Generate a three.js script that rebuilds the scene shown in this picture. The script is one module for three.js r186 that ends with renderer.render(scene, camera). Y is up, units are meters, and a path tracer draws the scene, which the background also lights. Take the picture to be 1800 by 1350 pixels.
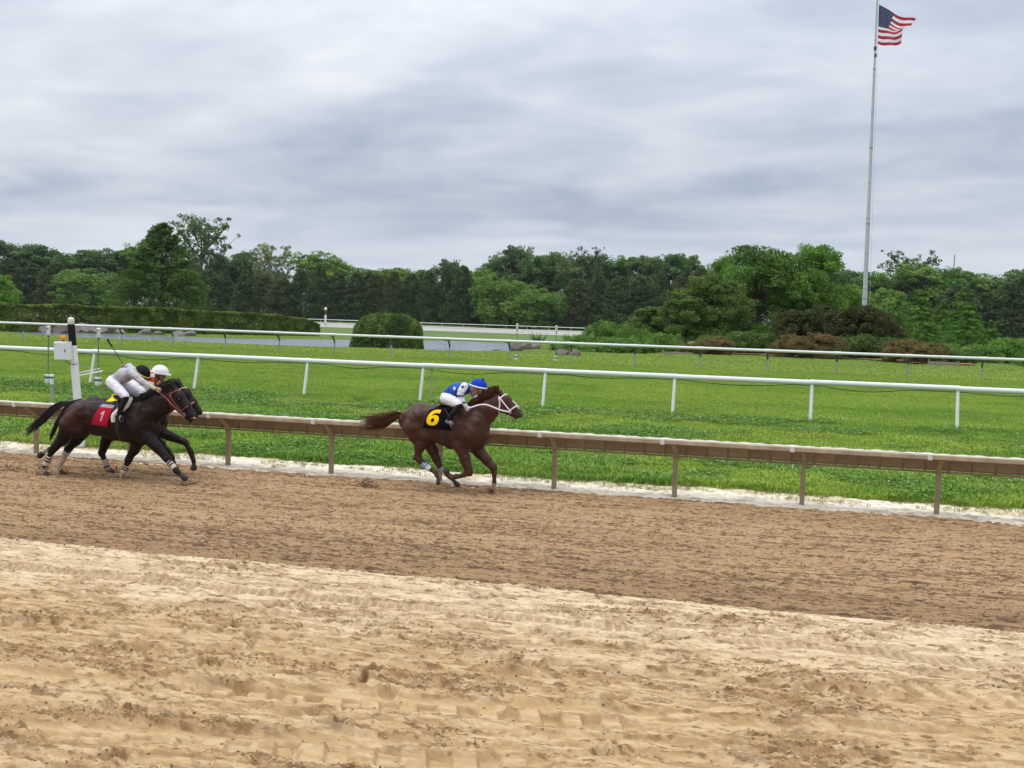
import * as THREE from 'three';
import { mergeGeometries } from 'three/addons/utils/BufferGeometryUtils.js';

// ---------------------------------------------------------------- camera, sky, sun, exposure
const scene = new THREE.Scene();
const camera = new THREE.PerspectiveCamera(37.3, 4 / 3, 0.1, 4000);
camera.position.set(0, 3.128, 0);
camera.rotation.order = 'YXZ';
camera.rotation.set(-0.0621, 0.2562, 0.0301);
const renderer = new THREE.WebGLRenderer({ antialias: true });
renderer.setSize(1024, 768);
renderer.toneMapping = THREE.LinearToneMapping;
renderer.toneMappingExposure = 1.0;
renderer.shadowMap.enabled = true;
const sun = new THREE.DirectionalLight(new THREE.Color(1.0, 0.965, 0.9), 1.4);
sun.position.set(-35, 95, -12);
sun.target.position.set(-5, 0, -30);
sun.castShadow = true;
sun.shadow.radius = 48;
sun.shadow.mapSize.set(4096, 4096);
Object.assign(sun.shadow.camera, { left: -70, right: 50, top: 70, bottom: -60, near: 1, far: 260 });
scene.add(sun, sun.target);

// ---------------------------------------------------------------- noise and random
function rng(seed) { let s = seed >>> 0 || 1; return () => { s = (s + 0x6d2b79f5) >>> 0; let t = Math.imul(s ^ (s >>> 15), 1 | s); t = (t + Math.imul(t ^ (t >>> 7), 61 | t)) ^ t; return ((t ^ (t >>> 14)) >>> 0) / 4294967296; }; }
const TB = new Float32Array(65536); { const r = rng(77); for (let i = 0; i < 65536; i++) TB[i] = r() * 2 - 1; }
function vn(x, y) {
  const xi = Math.floor(x), yi = Math.floor(y); let fx = x - xi, fy = y - yi;
  fx = fx * fx * (3 - 2 * fx); fy = fy * fy * (3 - 2 * fy);
  const a = (xi & 255), b = ((xi + 1) & 255), c = (yi & 255) << 8, d = ((yi + 1) & 255) << 8;
  const p = TB[a | c], q = TB[b | c], r = TB[a | d], s = TB[b | d];
  return p + (q - p) * fx + (r - p + (p - q - r + s) * fx) * fy;
}
function fbm(x, y, o = 4) { let s = 0, a = 0.5; for (let i = 0; i < o; i++) { s += a * vn(x, y); x = x * 2.03 + 17.3; y = y * 2.03 + 9.1; a *= 0.5; } return s; }
const sst = (a, b, x) => { const t = Math.min(1, Math.max(0, (x - a) / (b - a))); return t * t * (3 - 2 * t); };
const lerp = (a, b, t) => a + (b - a) * t;
const mix3 = (a, b, t) => [lerp(a[0], b[0], t), lerp(a[1], b[1], t), lerp(a[2], b[2], t)];
function pw(tab, x) { if (x <= tab[0][0]) return tab[0][1]; for (let i = 1; i < tab.length; i++) if (x <= tab[i][0]) { const [x0, y0] = tab[i - 1], [x1, y1] = tab[i]; return y0 + (y1 - y0) * (x - x0) / (x1 - x0); } return tab[tab.length - 1][1]; }

// overcast sky: layered stratus on two flat decks, continuing all round
{
  const W = 4096, H = 2048, d = new Float32Array(W * H * 4);
  const below = [0.20, 0.22, 0.22];
  for (let j = 0; j < H; j++) {
    const el = ((j + 0.5) / H - 0.5) * Math.PI;
    const sy = Math.sin(el), cy = Math.cos(el);
    for (let i = 0; i < W; i++) {
      const k = (j * W + i) * 4;
      let c;
      if (el < -0.02) c = below;
      else {
        const az = ((i + 0.5) / W - 0.5) * 2 * Math.PI;
        const dx = Math.cos(az) * cy, dz = Math.sin(az) * cy;
        const q = 1 / (Math.max(sy, 0) + 0.07);
        const px = dx * q, pz = dz * q;
        const w = fbm(px * 0.5 + 3.1, pz * 0.5 + 8.2, 3), w2 = fbm(px * 1.3 + 31, pz * 1.3 + 4, 3);
        const t1 = fbm(px * 0.75 + w * 0.9 + 40.2, pz * 0.95 + w * 0.6 + 21.7, 5);
        const t2 = fbm(px * 1.7 + 11 + w2 * 0.9, pz * 2.3 + 5 + w2 * 0.5, 5);
        const t3 = fbm(px * 5.2 + 7 + w2 * 2, pz * 7.4 + 2 + w * 3, 4);
        const b1 = fbm(dx * 5.5 + 3 + w2 * 0.5, sy * 15 + dz * 5.5 + w2 * 0.4, 5), b2 = fbm(dx * 15 + 8 + w2, sy * 34 + dz * 15, 4);
        let t = 0.50 + 0.58 * t1 + 0.34 * t2 + 0.52 * b1 + 0.36 * b2 + 0.10 * t3;
        t = Math.min(1.15, Math.max(-0.1, t));
        c = mix3([0.425, 0.492, 0.595], [0.705, 0.742, 0.808], t);
        const hz = 1 - sst(0.0, 0.11, el);
        c = mix3(c, [0.680, 0.745, 0.825], hz * 0.75);
        const g = 1 + 2.1 * Math.pow(Math.max(0, sy), 1.6);
        c = [c[0] * g, c[1] * g, c[2] * g];
      }
      d[k] = c[0]; d[k + 1] = c[1]; d[k + 2] = c[2]; d[k + 3] = 1;
    }
  }
  const t = new THREE.DataTexture(d, W, H, THREE.RGBAFormat, THREE.FloatType);
  t.mapping = THREE.EquirectangularReflectionMapping; t.magFilter = THREE.LinearFilter; t.minFilter = THREE.LinearFilter; t.needsUpdate = true;
  scene.background = t; scene.environment = t;
}

// ---------------------------------------------------------------- helpers
const taken = new Map();
function numbered(n) { const k = taken.get(n) || 0; taken.set(n, k + 1); return k ? n + '_' + String(k).padStart(3, '0') : n; }
function tag(o, label, category, group) { o.userData.label = label; o.userData.category = category; if (group) o.userData.group = group; return o; }
function part(name, geo, mat, parent) { const m = new THREE.Mesh(geo, mat); m.name = name; m.castShadow = m.receiveShadow = true; if (parent) parent.add(m); return m; }
function thing(name, label, category, pos = [0, 0, 0], group) { const g = new THREE.Group(); g.name = numbered(name); g.position.set(...pos); scene.add(g); return tag(g, label, category, group); }
function solo(name, geo, mat, label, category, group) { const m = part(numbered(name), geo, mat, scene); return tag(m, label, category, group); }
function setting(name, geo, mat, label, category) { const m = part(numbered(name), geo, mat, scene); m.userData.kind = 'structure'; if (label) tag(m, label, category); return m; }
function M(r, g, b, rough = 0.8, extra = {}) { return new THREE.MeshPhysicalMaterial({ specularIntensity: rough > 0.65 ? 0.25 : 1, color: new THREE.Color().setRGB(r, g, b), roughness: rough, side: THREE.DoubleSide, ...extra }); }
function dtex(n, fn, srgb, rep) {
  const a = new Uint8Array(n * n * 4);
  for (let j = 0; j < n; j++) for (let i = 0; i < n; i++) { const c = fn(i / n, j / n), k = (j * n + i) * 4; if (Array.isArray(c)) { a[k] = c[0] * 255; a[k + 1] = c[1] * 255; a[k + 2] = c[2] * 255; } else a[k] = a[k + 1] = a[k + 2] = Math.max(0, Math.min(1, c)) * 255; a[k + 3] = 255; }
  const t = new THREE.DataTexture(a, n, n); t.wrapS = t.wrapT = THREE.RepeatWrapping; t.magFilter = THREE.LinearFilter; t.minFilter = THREE.LinearMipmapLinearFilter; t.generateMipmaps = true;
  if (srgb) t.colorSpace = THREE.SRGBColorSpace; if (rep) t.repeat.set(...rep); t.needsUpdate = true; return t;
}
// tileable fbm for maps
function tfbm(u, v, f, o = 4) { let s = 0, a = 0.5; for (let k = 0; k < o; k++) { const F = f << k; const x = u * F, y = v * F, xi = Math.floor(x), yi = Math.floor(y); let fx = x - xi, fy = y - yi; fx = fx * fx * (3 - 2 * fx); fy = fy * fy * (3 - 2 * fy); const h = (i, j) => TB[(((i % F) + k * 31) & 255) | ((((j % F) + k * 57) & 255) << 8)]; s += a * lerp(lerp(h(xi, yi), h(xi + 1, yi), fx), lerp(h(xi, yi + 1), h(xi + 1, yi + 1), fx), fy); a *= 0.55; } return s; }
function box(x0, x1, y0, y1, z0, z1, bev = 0) {
  if (!bev) { const g = new THREE.BoxGeometry(x1 - x0, y1 - y0, z1 - z0); g.translate((x0 + x1) / 2, (y0 + y1) / 2, (z0 + z1) / 2); return g; }
  const w = x1 - x0 - 2 * bev, h = y1 - y0 - 2 * bev; const s = new THREE.Shape(); s.moveTo(-w / 2, -h / 2); s.lineTo(w / 2, -h / 2); s.lineTo(w / 2, h / 2); s.lineTo(-w / 2, h / 2); s.closePath();
  const g = new THREE.ExtrudeGeometry(s, { depth: z1 - z0 - 2 * bev, bevelThickness: bev, bevelSize: bev, bevelSegments: 1 }); g.translate((x0 + x1) / 2, (y0 + y1) / 2, z0 + bev); return g;
}
function tube(pts, radii, sides = 8, cap = true) {   // tapered tube through points, non-indexed normals smooth round the tube
  const n = pts.length, pos = [], nor = [], idx = []; const P = pts.map(p => Array.isArray(p) ? new THREE.Vector3(...p) : p); const R = i => Array.isArray(radii) ? radii[i] : radii;
  let side = null;
  for (let i = 0; i < n; i++) {
    const t = new THREE.Vector3().subVectors(P[Math.min(n - 1, i + 1)], P[Math.max(0, i - 1)]).normalize();
    if (!side) { side = Math.abs(t.y) < 0.9 ? new THREE.Vector3(0, 1, 0) : new THREE.Vector3(1, 0, 0); }
    side = side.clone().addScaledVector(t, -side.dot(t)).normalize(); const b = new THREE.Vector3().crossVectors(t, side);
    for (let k = 0; k < sides; k++) { const a = k / sides * 2 * Math.PI, nx = side.clone().multiplyScalar(Math.cos(a)).addScaledVector(b, Math.sin(a)); pos.push(P[i].x + nx.x * R(i), P[i].y + nx.y * R(i), P[i].z + nx.z * R(i)); nor.push(nx.x, nx.y, nx.z); }
  }
  for (let i = 0; i < n - 1; i++) for (let k = 0; k < sides; k++) { const a = i * sides + k, b = i * sides + (k + 1) % sides, c = a + sides, e = b + sides; idx.push(a, b, c, b, e, c); }
  if (cap) for (const [i, s] of [[0, -1], [n - 1, 1]]) { const t = new THREE.Vector3().subVectors(P[Math.min(n - 1, i + 1)], P[Math.max(0, i - 1)]).normalize().multiplyScalar(s); const c0 = pos.length / 3; for (let k = 0; k < sides; k++) { const q = (i * sides + k) * 3; pos.push(pos[q], pos[q + 1], pos[q + 2]); nor.push(t.x, t.y, t.z); } for (let k = 1; k < sides - 1; k++) s > 0 ? idx.push(c0, c0 + k, c0 + k + 1) : idx.push(c0, c0 + k + 1, c0 + k); }
  const g = new THREE.BufferGeometry(); g.setAttribute('position', new THREE.Float32BufferAttribute(pos, 3)); g.setAttribute('normal', new THREE.Float32BufferAttribute(nor, 3)); g.setIndex(idx); return g;
}
const clean = g => { const h = g.index ? g.toNonIndexed() : g; for (const k of Object.keys(h.attributes)) if (k !== 'position' && k !== 'normal') h.deleteAttribute(k); if (!h.attributes.normal) h.computeVertexNormals(); return h; };
const join = list => mergeGeometries(list.map(clean));
const ORD = ['first', 'second', 'third', 'fourth', 'fifth', 'sixth', 'seventh', 'eighth', 'ninth', 'tenth', 'eleventh', 'twelfth', 'thirteenth', 'fourteenth', 'fifteenth', 'sixteenth', 'seventeenth', 'eighteenth', 'nineteenth', 'twentieth'];
const TENS = { 20: 'twenty', 30: 'thirty', 40: 'forty' };
const ord = i => i < 20 ? ORD[i] : i === 29 ? 'thirtieth' : i === 39 ? 'fortieth' : TENS[Math.floor((i + 1) / 10) * 10] + '-' + ORD[(i + 1) % 10 - 1];

const V = {"broad":[[-364.3,425,-1.19,28.41,31.24],[-344.0,420,-1.2,29.56,24.24],[-332.1,428,-1.19,28.78,21.9],[-327.5,435,-1.18,26.81,15.63],[-306.1,420,-1.2,23.32,15.01],[-295.3,418,-1.24,26.27,21.06],[-287.6,428,-1.19,26.96,17.62],[-286.8,440,-1.18,30.18,15.46],[-234.7,425,-1.19,24.74,14.6],[-234.9,440,-1.18,27.5,12.54],[-193.7,425,-1.19,27.0,20.22],[-188.8,432,-1.19,24.25,14.44],[-168.9,415,-1.3,20.27,13.78],[-159.0,420,-1.2,20.81,16.15],[-151.9,430,-1.19,20.49,14.09],[-144.1,445,-1.17,24.99,12.55],[-126.7,425,-1.19,21.64,13.74],[-123.3,440,-1.18,25.78,12.98],[-115.3,440,-1.18,30.64,14.57],[-105.2,430,-1.19,27.53,12.58],[-100.0,440,-1.18,29.08,13.98],[-88.3,425,-1.19,25.58,13.44],[-81.2,440,-1.18,28.48,13.83],[-71.1,440,-1.18,28.2,14.9],[-61.9,430,-1.19,27.36,13.38],[-55.0,440,-1.18,29.54,17.03],[-47.2,445,-1.17,29.08,12.57],[-38.4,430,-1.19,22.68,13.19],[12.6,430,-1.19,24.07,14.92],[20.0,420,-1.2,22.58,16.57],[31.4,420,-1.2,25.96,22.62],[43.1,425,-1.19,24.83,16.53],[50.2,430,-1.19,25.19,12.49],[56.1,430,-1.19,23.31,14.52],[66.3,425,-1.19,23.7,12.21],[73.5,430,-1.19,26.02,16.41],[84.4,430,-1.19,25.83,18.33]],"sparse":[[-237.3,410,-1.41,39.2,24.55],[-213.8,425,-1.19,29.23,19.24],[-227.7,430,-1.19,25.6,11.02],[-83.7,425,-1.19,30.15,13.85],[33.8,440,-1.18,31.32,20.46],[-114.8,450,-1.17,31.5,9.6],[-138.8,430,-1.19,24.77,7.93]],"cedar":[[-325.1,392,-1.78,20.41,16.71],[-311.4,390,-1.83,18.99,14.15],[-303.0,394,-1.74,17.9,13.02],[-290.2,391,-1.8,17.6,11.68],[-283.5,395,-1.72,16.93,10.56],[-271.0,392,-1.78,17.55,11.58],[-223.1,391,-1.8,17.14,10.79],[-216.8,394,-1.74,18.19,10.37],[-207.0,390,-1.83,16.58,9.33],[-201.0,393,-1.76,17.19,9.8],[-192.3,391,-1.8,16.05,9.27],[-186.0,394,-1.74,17.94,9.74],[-177.2,391,-1.8,18.89,9.19],[-170.8,393,-1.76,18.22,9.63],[-162.9,392,-1.78,18.77,8.69],[-156.3,394,-1.74,18.52,9.57],[-148.0,391,-1.8,19.04,8.59],[-141.7,393,-1.76,18.38,9.03],[-134.8,392,-1.78,19.73,8.97],[-128.9,394,-1.74,19.07,8.55],[-121.5,391,-1.8,19.55,9.3],[-116.5,393,-1.76,17.66,7.62],[-79.6,388,-1.87,19.13,10.22],[-72.6,391,-1.8,20.12,9.02],[-64.8,389,-1.85,19.06,9.74],[-58.0,392,-1.78,18.86,9.36],[-50.7,390,-1.83,20.14,8.87],[-43.6,391,-1.8,18.76,9.25],[-37.1,390,-1.83,20.03,9.19],[44.5,388,-1.87,20.56,13.16],[53.4,391,-1.8,17.73,11.3],[59.8,389,-1.85,20.9,11.19],[67.5,390,-1.83,22.87,13.02]],"vine":[[-109.5,386,-1.91,18.88,12.44],[-100.0,384,-1.95,16.67,13.12],[-91.5,385,-1.93,14.31,13.49],[-84.2,386,-1.91,11.55,8.97],[-104.6,382,-1.99,11.03,12.28],[-94.4,382,-1.99,9.33,12.2],[-274.6,388,-1.87,17.82,20.7],[-266.2,384,-1.95,11.34,13.62],[-277.6,385,-1.93,9.99,11.45],[21.9,386,-1.91,16.95,13.3]],"left":[[-99.5,160,-0.83,16.63,17.21],[-121.8,150,-0.72,7.99,6.37]],"near":[[-5.7,118,0.2,10.64,7.76],[-0.5,122,0.2,10.97,7.63],[-9.5,112,0.2,7.28,6.29],[-9.3,128,0.2,9.94,4.56],[-11.7,110,0.2,5.09,5.08],[-15.3,112,0.1,4.03,4.64],[3.7,126,0.2,7.04,5.0]],"plum":[[-1.1,97,0.3,4.41,3.89],[1.1,97.4,0.3,5.03,4.37],[3.8,96.9,0.3,5.04,4.12],[5.7,96.4,0.3,3.94,2.84]],"layer":[[10.5,122,0.2,7.06,7.15],[14.8,124,0.2,7.8,6.6],[13.8,112,0.2,5.0,6.5],[9.9,108,0.2,4.32,4.74],[15.5,110,0.2,3.74,3.7],[7.9,116,0.2,5.72,3.98],[16.5,92,0.2,3.92,3.94],[13.3,128,0.2,6.72,4.35]],"low":[[-19.8,112,0,2.54,4.39],[-16.1,110,0,2.32,4.0],[-21.6,108,0,1.28,3.41],[-17.4,106,0.1,1.23,4.42],[-13.1,104,0.1,1.66,3.22],[-22.1,105,0,0.76,2.77],[13.2,100,0.3,1.12,4.34],[15.5,98,0.3,1.88,3.75],[18.0,98,0.3,1.61,4.19],[-18.7,104,0.0,0.58,3.81]],"shrub":[[-7.5,96,0.45,1.33,2.84],[-5.6,97,0.45,1.67,2.95],[-3.8,98,0.45,1.63,2.97],[-2.1,96,0.45,1.52,2.41],[2.8,95,0.45,1.69,2.83],[4.3,95,0.45,1.79,2.58],[5.7,95,0.45,1.7,2.34],[9.3,92,0.4,1.22,2.46],[11.0,92,0.4,0.85,2.0]],"brown":[[-9.3,93,0.3,0.81,2.29],[-7.4,92,0.35,1.25,2.63],[-1.4,92,0.4,1.68,2.68],[0.8,92,0.4,1.8,2.84],[6.8,90,0.4,1.6,3.0],[8.3,89,0.35,1.38,2.69]],"bush":[[-35.3,92,-0.05,3.57,6.33]],"hedge":[[-81.6,93.7,3.06],[-78.8,97.5,3.02],[-74.6,105.4,3.08],[-69.9,114.3,3.01],[-64.5,124.4,2.73],[-61.3,133.8,2.02]],"rock":[[-75.06,99.42,-0.5,1.5,0.75],[-73.28,99.71,-0.5,1.73,0.86],[-72.48,102.11,-0.5,2.11,0.94],[-70.78,102.08,-0.5,1.75,0.82],[-70.28,103.5,-0.5,1.18,0.83],[-68.77,102.94,-0.5,1.17,0.7],[-66.67,104.01,-0.5,1.41,0.76],[-66.01,105.8,-0.5,1.43,0.54],[-63.09,104.51,-0.5,1.29,0.59],[-62.51,105.97,-0.5,1.42,0.65],[-26.52,95.59,-0.05,1.29,0.69],[-26.22,98.3,-0.05,0.81,0.56],[-24.86,96.11,-0.05,1.09,0.74],[-25.87,103.62,-0.05,0.96,0.48],[-25.65,106.55,-0.05,0.88,0.49],[-19.27,89.07,0.05,1.0,0.41],[-18.28,88.78,0.05,1.0,0.45]],"flag":{"p0":[4.1,4.98,-99.0],"p1":[3.92,30.1,-99.0],"s":0.04722,"corners":[[4.09,29.18,-99.0],[6.9,28.03,-99.0],[5.94,26.2,-99.0],[4.11,26.07,-99.0]]},"qpole":[-134.0,300,5.34],"fin":[[-15.154,2.759,-20.9],[-15.126,2.616,-20.9],[-15.088,2.184,-20.9],[-14.962,1.02,-20.9],[-14.902,0.333,-20.9]],"box":[[-15.373,2.249,-20.75],[-15.001,2.262,-20.75],[-15.33,1.867,-20.75],[-14.984,1.88,-20.75],[-15.167,2.352,-20.75]],"s1":[-22.76,30.3,2.32,0.48],"s2":[-20.99,30.3,2.31,0.51],"s3":[-15.01,58,2.59,0.67],"s4":[-12.9,58,2.56,0.64],"s5":[-17.17,23,1.38,0.81],"spray":[-7.43,0.0,-18.53],"yucca":[-25.8,108,0,1.74,1.49],"mast":[57.3,520,-1.09,34.96,1.01],"timber":[[-11.47,0.3,-85.94],[-9.2,0.3,-85.99],[6.86,0.3,-80.93],[8.12,0.3,-78.43]]};
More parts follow.
